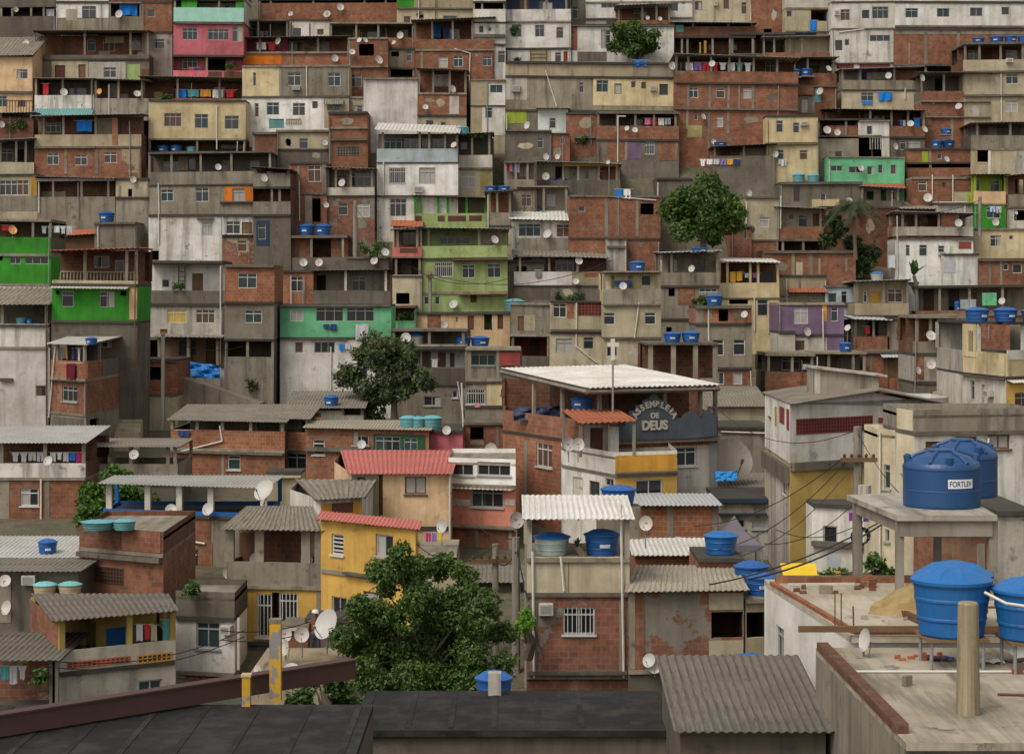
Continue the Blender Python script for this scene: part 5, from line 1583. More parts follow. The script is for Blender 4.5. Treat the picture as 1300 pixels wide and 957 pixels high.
outl = [(783, 559), (783, 540), (792, 540), (792, 528), (798, 528), (798, 521), (806, 521), (806, 514), (815, 514), (815, 508), (823, 506), (826, 500), (829, 496), (832, 500), (835, 506), (843, 508), (843, 514), (850, 515), (850, 521), (857, 521), (857, 530), (864, 531), (866, 527), (870, 523), (876, 522), (882, 524), (886, 530), (890, 532), (893, 524), (898, 519), (902, 524), (908, 530), (908, 553), (880, 556)]
pl = [up(*q) for q in outl]; mb = MB()
mb.quad([sg.at(u, z, .12) for u, z in reversed(pl)]); mb.quad([sg.at(u, z, 0) for u, z in pl])
for i in range(len(pl)):
    a, b = pl[i], pl[(i + 1) % len(pl)]; mb.quad([sg.at(a[0], a[1], .12), sg.at(b[0], b[1], .12), sg.at(b[0], b[1], 0), sg.at(a[0], a[1], 0)])
MATS['signblue'] = paint('blue_grey_sign', (.10, .125, .155), .55)
sb = mb.build('sign_board', 'signblue', rt)
def text_on(sgm, txt, px, py, hpx, off, mat, parent, name, rot=0, bold=.02, origin=None, sx=1):
    u, z = sgm.px(px, py); q = sgm.at(u, z, off); D = q.y; cu = bpy.data.curves.new(name, 'FONT'); cu.body = txt; cu.align_x = 'CENTER'; cu.align_y = 'CENTER'
    cu.size = hpx / F * D / .70; cu.extrude = .03; cu.offset = bold
    ob = bpy.data.objects.new(name, cu); COL.objects.link(ob); dg = bpy.context.evaluated_depsgraph_get(); me = bpy.data.meshes.new_from_object(ob.evaluated_get(dg)); bpy.data.objects.remove(ob)
    me.materials.clear(); me.materials.append(M(mat) if isinstance(mat, str) else mat); me.name = name
    c, s = math.cos(rot), math.sin(rot); o = Vector(parent['_o']) if '_o' in parent else Vector((0, 0, 0))
    for v in me.vertices:
        x, y, zz = v.co.x * sx, v.co.y, v.co.z; x, y = x * c - y * s, x * s + y * c
        v.co = sgm.at(u + x, z + y, off + zz) - o
    if not me.uv_layers: me.uv_layers.new(name='UVMap')
    ob = bpy.data.objects.new(name, me); COL.objects.link(ob); ob.parent = parent
    if '_o' in parent: ob['_o'] = parent['_o']
    return ob
MATS['letter'] = colmat((.40, .35, .30), .7, .2, .3, 'letter_paint')
word = 'ASSEMBLEIA'
for i, chh in enumerate(word):
    a = math.radians(152 - 124 * i / (len(word) - 1)); x = 829 + 27.5 * math.cos(a); y = 539 - 26 * math.sin(a)
    text_on(sg, chh, x, y, 7.5, .15, 'letter', sb, 'letter', a - math.pi / 2, .015)
text_on(sg, 'DE', 829, 527.5, 6.5, .15, 'letter', sb, 'lettering', 0, .015); text_on(sg, 'DEUS', 829, 540, 11, .15, 'letter', sb, 'lettering', 0, .025)
# cross and mast before the church
o = ct('thin steel mast with white cross before church roof', 'mast', P(778, 540, 83.6), 'cross_mast')
mb = MB(); mb.tube([P(778, 545, 83.6), P(778, 455, 83.6)], .05, 6); mb.build('pole', 'steel', o)
mb = MB(); a = P(778, 430, 83.6); mb.box(a.x - .09, a.x + .09, a.y - .05, a.y + .05, P(0, 458, 83.6).z, a.z); b = P(771, 437.5, 83.6); c2 = P(785.5, 437.5, 83.6); mb.box(b.x, a.x - .09, a.y - .049, a.y + .049, b.z - .09, b.z + .09); mb.box(a.x + .09, c2.x, a.y - .049, a.y + .049, b.z - .09, b.z + .09); mb.build('cross', 'pvc', o)
mb = MB(); q = P(782, 460, 83.5); mb.box(q.x - .15, q.x + .15, q.y - .1, q.y + .1, q.z - .12, q.z + .12); mb.build('lamp_head', 'lg', o)
tank(dict(D=85, levels=[P(0, 519, 86).z], phrase='church hall with lettered rooftop sign', root=rt), 724, 503, 755, 520, 'b')
GREEN = (.030, .062, .014)
tree(803, 53, 161.5, 2.6, 1.95, (.052, .10, .016), 7000, .14, 'round green tree in front of white house at top', seed=5)
tree(892, 276, 141, 3.1, 3.1, (.052, .098, .016), 16000, .155, 'large round dense tree amid the brick houses', seed=11, nb=44)
def clump_tree(label, D, blobs, n, size, rgb, zb, bx, seed, asp=.5):
    """crown made of named clumps given as (x, y, radius) on the hillside at distance D"""
    c = P(bx, zb, D); root = thing('tree', (c.x, D, c.z), label, 'tree'); rg = random.Random(seed); bl = []
    for (x, y, r) in blobs:
        q = P(x, y, D + rg.uniform(-1, 1) * 1.0); rr = r / F * D
        for _ in range(5): bl.append((q.x + rg.uniform(-.6, .6) * rr, q.y + rg.uniform(-.6, .6) * rr, q.z + rg.uniform(-.55, .6) * rr, rr * rg.uniform(.4, .62), .85))
    leaves('crown', bl, n, size, rgb, root, seed, asp=asp)
    mb = MB(); b0 = Vector((c.x, D, c.z)); cen = sum((Vector(b[:3]) for b in bl), Vector()) / len(bl); mb.tube([b0, b0.lerp(cen, .5) + Vector((.2, 0, 0)), cen], [.22, .16, .08], 8)
    for b in bl[::4]: e = Vector(b[:3]); s = b0.lerp(cen, rg.uniform(.3, .9)); mb.tube([s, s.lerp(e, .5) + Vector((0, .2, .1)), s.lerp(e, .85) + Vector((0, .2, 0))], [.05, .03, .012], 5)
    mb.build('trunk', colmat((.10, .08, .06), .9, .1, .6, 'bark'), root); return root
clump_tree('sparse dark tree with bare trunk below mint house', 110, [(485, 440, 24), (465, 450, 20), (505, 448, 22), (450, 478, 22), (470, 500, 22), (492, 470, 24), (482, 518, 22), (520, 460, 18), (535, 478, 15), (440, 470, 14), (500, 500, 20), (520, 490, 16), (545, 490, 12)], 13000, .115, (.062, .088, .03), 535, 500, 21)
clump_tree('big leafy tree filling the front centre', 55, [(514, 706, 20), (495, 740, 30), (535, 735, 30), (570, 722, 22), (590, 745, 22), (470, 780, 34), (520, 780, 40), (570, 775, 38), (612, 772, 28), (445, 815, 26), (480, 825, 36), (520, 835, 42), (565, 830, 42), (612, 820, 36), (638, 808, 20), (460, 862, 34), (510, 875, 44), (560, 880, 44), (605, 868, 38), (640, 850, 20), (550, 915, 40), (490, 910, 36), (540, 800, 44), (530, 840, 46), (580, 800, 40), (500, 800, 40)], 80000, .062, (.062, .108, .022), 960, 545, 31)
clump_tree('bright green tree behind white roofed terrace', 87, [(150, 612, 22), (125, 635, 24), (165, 635, 24), (190, 640, 14), (115, 655, 18), (150, 655, 24)], 6500, .12, (.055, .115, .014), 690, 150, 41)
clump_tree('olive shrub beside the white stub wall', 119, [(312, 482, 14), (303, 490, 9), (322, 490, 9)], 900, .12, (.07, .085, .025), 505, 312, 42)
clump_tree('bushy dark tree under the palm fronds', 143, [(1058, 285, 18), (1052, 305, 12), (1085, 312, 18), (1100, 325, 16), (1095, 345, 12), (1070, 330, 14)], 3200, .16, (.036, .066, .015), 360, 1080, 43)
clump_tree('lime green creeper on the alley wall', 61.4, [(668, 780, 10), (666, 795, 10), (670, 808, 7), (664, 790, 8)], 900, .07, (.10, .20, .02), 835, 668, 44)
clump_tree('weedy bush along the street below cables', 60, [(1048, 728, 10), (1068, 732, 9), (1090, 734, 8), (1112, 712, 12), (1118, 728, 12), (1132, 732, 10)], 1500, .08, (.05, .11, .018), 745, 1108, 45)
clump_tree('low bush below the brown steel beam', 47, [(395, 868, 16), (430, 866, 18), (440, 885, 20), (380, 885, 18)], 2600, .08, (.035, .07, .014), 940, 415, 46)
def fronds(label, x, y, D, r, n, rgb, zb, name='palm_tree', droop=.5, wide=.12, up=0):
    c = P(x, y, D); zz0 = P(x, zb, D).z; root = thing(name, (c.x, D, zz0), label, 'palm tree' if name == 'palm_tree' else 'plant'); rg = random.Random(int(x))
    mb = MB(); mb.tube([(c.x + .2, D, zz0), (c.x + .1, D, (c.z + zz0) / 2), (c.x, D, c.z)], [.16, .13, .12], 8); mb.build('trunk', colmat((.13, .10, .07), .9, .1, .5, 'bark'), root)
    for i in range(n):
        th = 2 * math.pi * i / n + rg.uniform(-.2, .2); el = rg.uniform(.1, 1.1) + up; mb = MB(); L = r * rg.uniform(.8, 1.1); prev = None; m = 9
        for j in range(m + 1):
            s = j / m; px_ = c + Vector((math.cos(th) * math.cos(el) * L * s, math.sin(th) * math.cos(el) * L * s, math.sin(el) * L * s - droop * L * s * s))
            if prev is not None:
                side = Vector((-math.sin(th), math.cos(th), 0)); w = wide * r * (1.1 - s) ** .6 * (1 if name == 'palm_tree' else math.sin(math.pi * min(1, s + .12)))
                if name == 'palm_tree':
                    for sg_ in (-1, 1):
                        for q in range(3):
                            a = prev.lerp(px_, q / 3); b = prev.lerp(px_, q / 3 + .2); e = a + side * sg_ * w * 2.4 + Vector((0, 0, -w * 1.2)); mb.quad([a, b, e + (b - a) * .5])
                else:
                    mb.quad([prev - side * pw + Vector((0, 0, pw * .4)), px_ - side * w + Vector((0, 0, w * .4)), px_, prev]); mb.quad([prev, px_, px_ + side * w + Vector((0, 0, w * .4)), prev + side * pw + Vector((0, 0, pw * .4))])
                pw = w
            else: pw = .02
            prev = px_
        mb.build('frond' if name == 'palm_tree' else 'leaf', leafmat(rgb), root)
fronds('tall palm tree with drooping grey green fronds', 1083, 262, 141.5, 2.6, 30, (.10, .135, .055), 330, wide=.16, droop=.8)
fronds('banana plant with upright leaves before white house', 1160, 350, 138.6, 1.9, 7, (.07, .15, .03), 362, 'banana_plant', .25, .16, .5)
fronds('variegated potted plant between the two covered tanks', 733, 694, 62.35, .5, 16, (.11, .15, .05), 706, 'potted_plant', .35, .10, .5)
h = HOUSES['tall cream hall with red lattice band']; rt = h['root']; s1 = h['segs'][1]
ue, ze = s1.px(1003, 512); ur, zr = s1.px(1106, 496); uq, zq = s1.px(1205, 516)
f0 = lambda u, z, o: s1.at(u, z, o); back = Vector((.11, 9.5, 0))
def roofside(ua, za, ub, zb):
    a, d = f0(ua, za + .03, .45), f0(ub, zb + .03, .45); mb = MB(); corr_sheet(mb, a, a + back, d + back, d, .26, .025, .03); mb.build('corrugated_roof', 'fc', rt)
roofside(ue - .35, ze - .03, ur, zr); roofside(uq + .35, zq - .03, ur, zr)
mb = MB(); zt0 = h['zz'](513); mb.quad([f0(ue, zt0, 0), f0(uq, zt0, 0), f0(uq, zq - .05, 0), f0(ur, zr - .05, 0), f0(ue, ze - .02, 0)]); mb.build('gable', 'wp', rt)
A, B = P(1034, 506, 78), P(1116, 500, 78); zl, zr2 = P(0, 468, 78).z, P(0, 478, 78).z; yb = 80
mb = MB(); mb.hexa([(A.x, 78, A.z - .6), (B.x, 78, A.z - .6), (B.x, yb, A.z - .6), (A.x, yb, A.z - .6), (A.x, 78, zl), (B.x, 78, zr2), (B.x, yb, zr2), (A.x, yb, zl)]); mb.build('water_tower_block', 'gm', rt)
mb = MB(); mb.hexa([(A.x - .1, 77.8, zl + .01), (B.x + .3, 77.8, zr2 - .02), (B.x + .3, yb + .2, zr2 - .02), (A.x - .1, yb + .2, zl + .01), (A.x - .1, 77.8, zl + .1), (B.x + .3, 77.8, zr2 + .07), (B.x + .3, yb + .2, zr2 + .07), (A.x - .1, yb + .2, zl + .1)]); mb.build('block_lid', 'lg', rt)
mb = MB(); mb.box(A.x + .003, A.x + .24, 77.98, 77.999, A.z - .3, zl - .003); mb.build('white_corner', 'wh', rt)
hut = thing('stair_hut', P(770, 575, 82), 'open stair hut under terracotta tiles on the white roof terrace', 'hut')
ZT = P(0, 576, 81.5).z
a, b, c, d = P(735, 537, 79.6), P(808, 534, 80.2), P(783, 519, 85.2), P(712, 520, 84.6)
mb = MB(); corr_sheet(mb, a, b, c, d, .24, .03, .03); mb.build('tiled_roof', 'tc', hut)
for p in (a, b, c, d): mb = MB(); x, y = p.x * .93 + P(765, 0, 82).x * .07, p.y * .93 + 82.4 * .07; mb.box(x - .07, x + .07, y - .07, y + .07, ZT, p.z - .06); mb.build('post', 'fo', hut)
wx0, wx1 = P(742, 0, 83).x, P(782, 0, 83).x; s0 = Seg((wx0, 83), (wx1, 83)); mb = MB(); s0.wall(mb, 0, s0.L, ZT, ZT + 1.15, [(.25, .8, ZT + .05, ZT + 1.0)]); mb.build('back_wall', 'lg', hut)
mb = MB(); s0.fb(mb, .25, .8, ZT + .05, ZT + 1.0, -.12, -.06); mb.build('door', 'bw', hut)
mb = MB(); mb.box(wx1 - .35, wx1, 80.8, 82.99, ZT, ZT + 1.2); mb.build('side_wall', 'wh', hut)
# ---------------------------------------------------------------- tank platform and big tanks
def post(name, parent, x, y, z0, z1, r, m='gr', sq=True):
    mb = MB()
    if sq: mb.box(x - r, x + r, y - r, y + r, z0, z1)
    else: mb.tube([(x, y, z0), (x, y, z1)], [r * 1.05, r], 16)
    return mb.build(name, m, parent)
TZ = P(0, 806, 39.6).z
PZ = P(0, 654, 44).z
pf = thing('tank_platform', (10, 46.5, TZ), 'raised concrete slab on posts carrying two dark blue tanks', 'platform')
x0, x1 = P(1139, 0, 44).x, P(1266, 0, 44).x
mb = MB(); mb.prism([(x0, 44), (x1, 44), (x1 + .35, 49.8), (8.50, 48.6)], PZ - .13, PZ); mb.build('slab', 'lg', pf)
mb = MB(); mb.box(x0 + .08, x1 - .08, 44.10, 44.34, PZ - .5, PZ - .133); mb.build('beam', 'fo', pf)
mb = MB(); mb.hexa([(x0 + .08, 44.35, PZ - .42), (x0 + .3, 44.35, PZ - .42), (8.85, 48.4, PZ - .42), (8.6, 48.4, PZ - .42), (x0 + .08, 44.35, PZ - .133), (x0 + .3, 44.35, PZ - .133), (8.85, 48.4, PZ - .133), (8.6, 48.4, PZ - .133)]); mb.build('beam', 'fo', pf)
for (px, D, r) in ((1142, 44.25, .09), (1260, 44.25, .1), (1088, 48.1, .1), (1190, 48.9, .09)): q = P(px, 0, D); post('post', pf, q.x, D, TZ - (.0 if D < 47 else 1.5), PZ - .133, r, 'fo')
def fort_tank(px, D, dia, H, zb, label, text):
    c = P(px, 0, D); r = dia / 2; root = thing('water_tank', (c.x, D, zb), label, 'water tank', 'water tanks on roofs and terraces')
    m = colmat((.010, .050, .145), .42, .45, .25, 'tank_navy'); mb = MB(); mb.lathe([(0, .004), (r * .985, .004), (r, .06), (r, H * .28), (r * 1.006, H * .3), (r, H * .32), (r, H * .66), (r * 1.01, H * .69), (r, H * .73), (r * .96, H * .79), (r * .72, H * .90), (r * .42, H * .97), (r * .34, H * .975)], 48)
    mb.v = [(v[0] + c.x, v[1] + D, v[2] + zb) for v in mb.v]; b = mb.build('tank_body', m, root, True)
    mb = MB(); mb.lathe([(r * .34, H * .97), (r * .35, H * 1.0), (r * .30, H * 1.02), (0, H * 1.035)], 32); mb.v = [(v[0] + c.x, v[1] + D, v[2] + zb) for v in mb.v]; mb.build('lid', m, root, True)
    for k in range(6):
        a = -math.pi / 2 + k * math.pi / 3 + .52; ca, sa = math.cos(a), math.sin(a)
        pts = [(c.x + ca * r * s, D + sa * r * s, zb + H * z + .02) for s, z in ((.97, .78), (.72, .90), (.42, .97))]; mb = MB(); mb.tube(pts, .045, 6); mb.build('rib', m, root, True)
    for k in range(4):
        a = -math.pi / 2 + k * math.pi / 2 + (0 if text else .3); ca, sa = math.cos(a), math.sin(a); mb = MB(); q = Vector((c.x + ca * r * .88, D + sa * r * .88, zb + H * .8)); mb.tube([q, q + Vector((ca * .03, sa * .03, .15)), q + Vector((ca * .03, sa * .03, .19))], [.10, .09, .03], 10); mb.build('lifting_lug', m, root, True)
    if not text: return root
    # printed plate curved round the body
    aa = -math.pi / 2 + .30; half = .72; mb = MB(); n = 8; zl, zh = zb + H * .37, zb + H * .53
    for i in range(n):
        a0, a1 = aa - half / 2 * 1.0 + half * i / n, aa - half / 2 + half * (i + 1) / n; R1 = r + .006
        mb.quad([(c.x + R1 * math.cos(a0), D + R1 * math.sin(a0), zl), (c.x + R1 * math.cos(a1), D + R1 * math.sin(a1), zl), (c.x + R1 * math.cos(a1), D + R1 * math.sin(a1), zh), (c.x + R1 * math.cos(a0), D + R1 * math.sin(a0), zh)])
    st = mb.build('sticker', colmat((.62, .63, .63), .5, .3, .1, 'sticker'), root)
    wrap_text('FORTLEV', c, D, r + .010, aa, half * .88, (zl + zh) / 2, (zh - zl) * .62, st)
    return root
def wrap_text(txt, c, D, R1, aa, half, zc, hh, parent, mat=None):
    cu = bpy.data.curves.new('lettering', 'FONT'); cu.body = txt; cu.align_x = 'CENTER'; cu.align_y = 'CENTER'; cu.size = 1; cu.offset = .015
    ob = bpy.data.objects.new('lettering', cu); COL.objects.link(ob); dg = bpy.context.evaluated_depsgraph_get(); me = bpy.data.meshes.new_from_object(ob.evaluated_get(dg)); bpy.data.objects.remove(ob); me.name = 'lettering'
    xs = [v.co.x for v in me.vertices]; ys = [v.co.y for v in me.vertices]; w = max(xs) - min(xs); h = max(ys) - min(ys); xc = (max(xs) + min(xs)) / 2; yc = (max(ys) + min(ys)) / 2; o = Vector(parent['_o']) if '_o' in parent else Vector()
    for v in me.vertices:
        a = aa + (v.co.x - xc) / w * half; v.co = Vector((c.x + R1 * math.cos(a), D + R1 * math.sin(a), zc + (v.co.y - yc) / h * hh)) - o
    me.materials.clear(); me.materials.append(mat or colmat((.01, .025, .09), .5, .3, .1, 'print_navy'))
    t = bpy.data.objects.new('lettering', me); COL.objects.link(t); t.parent = parent
    if '_o' in parent: t['_o'] = parent['_o']
    return t
fort_tank(1195.5, 46, 1.83, 1.34, PZ + .004, 'large dark blue tank with white lettered sticker on raised slab', True)
fort_tank(1222, 48.3, 1.72, 1.42, PZ + .004, 'dark blue tank half hidden behind the lettered one', False)
def free_tank(px, D, dia, zb, H, k, label, text=False, yaw=.2):
    c = P(px, 0, D); t = inst(TANKS[k][0]); s = dia / 2 / 1.03; t.location = (c.x, D, zb); t.scale = (s, s, H / 1.32); t.rotation_euler = (0, 0, yaw); tag(t, label, 'water tank', 'water tanks on roofs and terraces'); return t
LZ = P(0, 940, 31).z
def stand(px, D, w, z0, z1, label):
    c = P(px, 0, D); o = thing('tank_stand', (c.x, D, z0), label, 'stand')
    for sx in (-1, 1):
        for sy in (-1, 1): mb = MB(); mb.tube([(c.x + sx * w, D + sy * w, z0 + .004), (c.x + sx * w, D + sy * w, z1 - .06)], .035, 8); mb.build('leg', 'steel', o)
    mb = MB(); mb.box(c.x - w - .1, c.x + w + .1, D - w - .1, D + w + .1, z1 - .058, z1 - .003); mb.build('deck', 'wood', o)
zA = P(0, 812, 36.8).z
free_tank(1208, 37.4, 1.55, zA, 1.36, 'B', 'bright blue ribbed tank in front of the concrete column'); stand(1208, 37.4, .5, LZ, zA, 'steel legged stand under the front bright blue tank')
free_tank(1211, 40.5, 1.62, TZ + .004, 1.42, 'B', 'bright blue tank directly behind the front ribbed one')
free_tank(1313, 37.0, 1.62, zA, 1.2, 'B', 'bright blue tank cut by the right edge'); stand(1313, 37.0, .5, LZ, zA, 'steel legged stand under the rightmost tank')
q = P(1229, 0, 33); o = thing('concrete_column', (q.x, 33, LZ), 'round bare concrete column standing before bright blue tanks', 'column'); mb = MB(); mb.tube([(q.x, 33, LZ), (q.x, 33, P(0, 764, 33).z - .03), (q.x, 33, P(0, 764, 33).z)], [.205, .175, .15], 20); mb.build('shaft', 'ta', o, True)
free_tank(785, 72.5, 1.36, P(0, 640, 73).z, .8, 'b', 'dark blue tank above white sheet roof by ochre house'); 
o = thing('roof_block', (P(785, 0, 72.5).x, 72.5, P(0, 720, 72.5).z), 'grey block carrying the tank behind white roof', 'block'); q = P(785, 0, 72.5); mb = MB(); mb.box(q.x - .8, q.x + .8, 71.8, 73.3, P(0, 720, 72.5).z, P(0, 640, 73).z - .004); mb.build('block_body', 'gr', o)
def ptop(D, y): return P(0, y, D).z
zt_ = ptop(61.4, 760) + .004
ta = free_tank(954, 63.9, 1.2, zt_, ptop(63.9, 711) - zt_, 'b', 'dark blue tank at the back of the pair by pale sheets', yaw=0)
tb = free_tank(968, 62.35, 1.14, zt_, ptop(62.35, 726) - zt_, 'b', 'dark blue tank at the front of the pair by pale sheets', yaw=0)
for t in (ta, tb): wrap_text('FORTLEV', Vector(), 0, 1.0, -math.pi / 2 + .15, .75, .53, .12, t)
free_tank(915, 66, 1.2, ptop(65, 708) + .004, .80, 'B', 'light blue bucket shaped tank left of the purple tent'); free_tank(627, 46, .9, ptop(45, 925) + .3, ptop(46, 850) - ptop(45, 925) - .3, 'b', 'blue tank under the front tree at bottom edge')
free_tank(952, 58.5, .0 + 1.1, ptop(58.5, 850), .5, 'B', 'blue lid tank beside dark mossy sheets')
o = thing('concrete_block', (P(627, 0, 46).x, 46, ptop(45, 925)), 'block under the blue tank at bottom edge', 'block'); q = P(627, 0, 46); mb = MB(); mb.box(q.x - .5, q.x + .5, 45.5, 46.5, ptop(45, 925) - .02, ptop(45, 925) + .296); mb.build('block_body', 'gr', o)
o = thing('concrete_block', (P(952, 0, 58.5).x, 58.5, ptop(58.5, 900)), 'block under the blue lidded tank by mossy sheets', 'block'); q = P(952, 0, 58.5); mb = MB(); mb.box(q.x - .6, q.x + .6, 57.9, 59.1, ptop(58.5, 900), ptop(58.5, 850) - .004); mb.build('block_body', 'gr', o)
q = P(628, 0, 44.6); o = thing('concrete_post', (q.x, 44.6, ptop(45, 925)), 'short pale concrete post before the bottom blue tank', 'post'); mb = MB(); mb.box(q.x - .15, q.x + .15, 44.45, 44.75, ptop(45, 925), ptop(44.6, 853)); mb.build('shaft', 'lg', o)
# ---------------------------------------------------------------- dishes set by hand
def put_dish(px, py, D, r, label, yaw, tilt=.35, k='w', drop=.8):
    p = P(px, py, D); t = inst(DISH[k][0]); s = r * 2 / F * D; t.location = p; t.scale = (s, s, s); t.rotation_euler = (-tilt, 0, yaw); tag(t, label, 'satellite dish', 'satellite dishes on walls and roofs')
    mb = MB(); mb.tube([(p.x, p.y + .34 * s, p.z - .5 * s), (p.x, p.y + .34 * s, p.z - s * .5 - drop)], .025, 6); o = mb.build('dish_pole', 'steel', None, False, (p.x, p.y + .34 * s, p.z - s * .5 - drop)); o['label'] = 'thin pole under the ' + label; o['category'] = 'pole'
    o['label'] = ' '.join(o['label'].split()[:16]); return t
put_dish(414, 792, 57.5, 19, 'huge white dish above grey block wall', -.75, .45, 'w', .5)
put_dish(361, 805, 57.2, 9.5, 'round dish left on the brown brick block', .1, .1, 'x', .5)
put_dish(383, 805, 57.2, 9.5, 'round beige dish on the brown brick block', .05, .1, 'x', .5)
put_dish(362, 822, 56.9, 10, 'narrow turned dish below the round pair', -1.0, .2, 'x', .2)
put_dish(327, 851, 52, 8.5, 'turned dish left of the yellow post', -.9, .2, 'x', .6)
put_dish(342, 849, 52, 9, 'dish half behind the yellow post', .5, .2, 'w', .6)
put_dish(370, 850, 52, 10.5, 'tilted dish right of the yellow post', .1, .9, 'w', .6)
put_dish(415, 860, 48, 9, 'white dish under the brown steel beam', -.4, .2, 'w', .9)
put_dish(448, 770, 62.5, 8, 'small dish beside mustard house window', .5, .5, 'w', .8)
put_dish(389, 710, 67.3, 8, 'dish on the parapet of grey loft', .2, .2, 'x', .3)
put_dish(324, 710, 67.3, 8, 'left dish on the parapet of grey loft', -.4, .2, 'x', .3)
put_dish(292, 726, 67, 9, 'dish by the pilaster of grey loft', .1, .1, 'x', .3)
put_dish(335, 622, 72, 14, 'large pale dish on the corrugated grey roof', -.6, .6, 'w', .6)
put_dish(561, 668, 77, 8, 'dish by the red walled terrace', -.6, .3, 'w', .7)
put_dish(734, 564, 79, 8, 'right grille dish on white roof terrace', .1, .1, 'x', .5)
put_dish(722, 564, 79, 0.1 + 8, 'left grille dish on white roof terrace', .3, .1, 'x', .5)
put_dish(820, 664, 61.5, 9, 'dish behind the covered tank balcony', -.4, .1, 'x', .6)
put_dish(656, 660, 63, 10, 'dish at left of covered tank balcony', .4, .1, 'x', .8)
put_dish(1098, 812, 38.2, 14, 'thin edge on dish on stained lower terrace', -1.25, .2, 'w', .35)
gd = put_dish(930, 582, 90, 27, 'giant weathered grey dish beside the church', .35, .5, 'm', 1.2)
# ---------------------------------------------------------------- steel beam and posts in front
a, b = Vector((-12, 33.4, -7.72)), Vector((-3.41, 41, -7.72)); d = (b - a).normalized(); nn = Vector((d.y, -d.x, 0)) * .11
o = thing('steel_beam', (a.x, a.y, a.z - .38), 'long dark brown steel beam crossing the bottom left corner', 'beam'); mb = MB(); lo = Vector((0, 0, -.38))
mb.hexa([a + nn + lo, b + nn + lo, b - nn + lo, a - nn + lo, a + nn, b + nn, b - nn, a - nn]); MATS['beam'] = plainm('beam_paint', (.065, .032, .026), .6, .3, 0, .4); mb.build('beam_body', 'beam', o)
mb = MB(); e = Vector((0, 0, .035)); w2 = nn * 1.35; mb.hexa([a + w2, b + w2, b - w2, a - w2, a + w2 + e, b + w2 + e, b - w2 + e, a - w2 + e]); mb.build('flange', 'beam', o)
def peel():
    t = NT('flaking_yellow'); v = t.uv(); n = t.noise(v, 2.6, 8, .6); c = t.mix(t.ramp(n, .52, .55), (.56, .33, .03), (.24, .24, .24)); c, f = dirty(t, c, .4); return t.fin(c, .7)
MATS['peel'] = peel()
q = P(350, 0, 38.9); o = thing('yellow_post', (q.x, 38.9, ptop(34, 962)), 'square post with flaking yellow paint before brown beam', 'post'); mb = MB(); mb.box(q.x - .115, q.x + .115, 38.79, 39.01, ptop(34, 962), ptop(38.9, 790)); mb.build('shaft', 'peel', o); mb = MB(); mb.box(q.x - .125, q.x + .125, 38.78, 39.02, ptop(38.9, 790) + .001, ptop(38.9, 785)); mb.build('cap', 'gr', o)
q = P(313, 0, 38.4); o = thing('yellow_post', (q.x, 38.4, ptop(34, 962)), 'short cream topped yellow stub behind the beam', 'post'); mb = MB(); mb.box(q.x - .08, q.x + .08, 38.3, 38.5, ptop(34, 962), ptop(38.4, 858)); mb.build('shaft', 'peel', o); mb = MB(); mb.box(q.x - .1, q.x + .1, 38.28, 38.52, ptop(38.4, 858) + .001, ptop(38.4, 855)); mb.build('cap', 'cr', o)
# ---------------------------------------------------------------- terrace clutter at right
def curb(a, b, w, h, m, label, z, name='brick_curb', cat='curb'):
    a, b = Vector((*a, z)), Vector((*b, z)); d = (b - a).normalized(); n = Vector((-d.y, d.x, 0)) * w / 2; e = Vector((0, 0, h)); mb = MB(); mb.hexa([a - n, b - n, b + n, a + n, a - n + e, b - n + e, b + n + e, a + n + e]); o = mb.build(name, m, None, False, a); tag(o, label, cat); return o
X = lambda px, D: (px - CX) / F * D
curb((X(985, 46.9), 46.95), (X(1185, 47), 47.0), .2, .16, 'br', 'low brick curb along the back of concrete terrace', TZ + .004)
curb((6.33, 46.6), (7.1, 39.8), .12, .08, 'bo', 'thin brick edging above the white wall', TZ + .004)
curb((7.1, 39.75), (12.5, 39.75), .16, .1, 'bd', 'dark brick edging at the front of concrete terrace', TZ + .004)
curb((6.32, 39.0), (6.42, 31.5), .22, .16, 'bd', 'mossy brick edging on the lower stained terrace', LZ + .004)
curb((5.9, 39.42), (12.5, 39.45), .1, .12, 'wood', 'long weathered timber between the two terraces', LZ + .30, 'timber_beam', 'beam')
curb((X(1130, 42.5), 43.4), (X(1168, 41), 41), .14, .12, 'bd', 'dark plank lying beside the sand heap', TZ + .004, 'plank', 'plank')
curb((X(1000, 46.5), 46.4), (X(1085, 46.5), 46.5), .07, .06, 'pvc', 'white pipe lying along the brick curb', TZ + .004, 'pipe', 'pipe')
def bar(p, q, r, m, name, label, cat):
    mb = MB(); mb.tube([p, q], r, 6); o = mb.build(name, m, None, False, p); tag(o, label, cat); return o
bar((X(1060, 40.4), 40.4, TZ), (X(1060, 40.4), 40.4, TZ + .75), .014, 'rust', 'rebar', 'left of two rusty bars rising from terrace edge', 'rebar')
bar((X(1068, 40.4), 40.4, TZ), (X(1068, 40.4), 40.4, TZ + .75), .014, 'rust', 'rebar', 'right of two rusty bars rising from terrace edge', 'rebar')
bar((X(1084, 39.9), 39.9, TZ), (X(1083, 39.9), 39.9, TZ + .55), .018, 'rust', 'rebar', 'short bent rebar left of the edge on dish', 'rebar')
bar((X(1085, 36), 36.6, LZ + .03), (12.5, 36.6, LZ + .03), .03, 'pvc', 'pipe', 'long pale pipe lying across the lower terrace', 'pipe')
mb = MB(); mb.tube([(X(1243, 37), 36.55, zA + .95), (X(1270, 36.6), 36.2, zA + .80), (X(1300, 36), 36.0, zA + .78), (X(1330, 36), 36.0, zA + .8)], .03, 6); o = mb.build('hose', 'pvc', None, True, (X(1243, 37), 36.55, zA + .95)); tag(o, 'white hose linking the two front blue tanks', 'hose')
mb = MB(); rg = random.Random(3); n = 18; rings = []
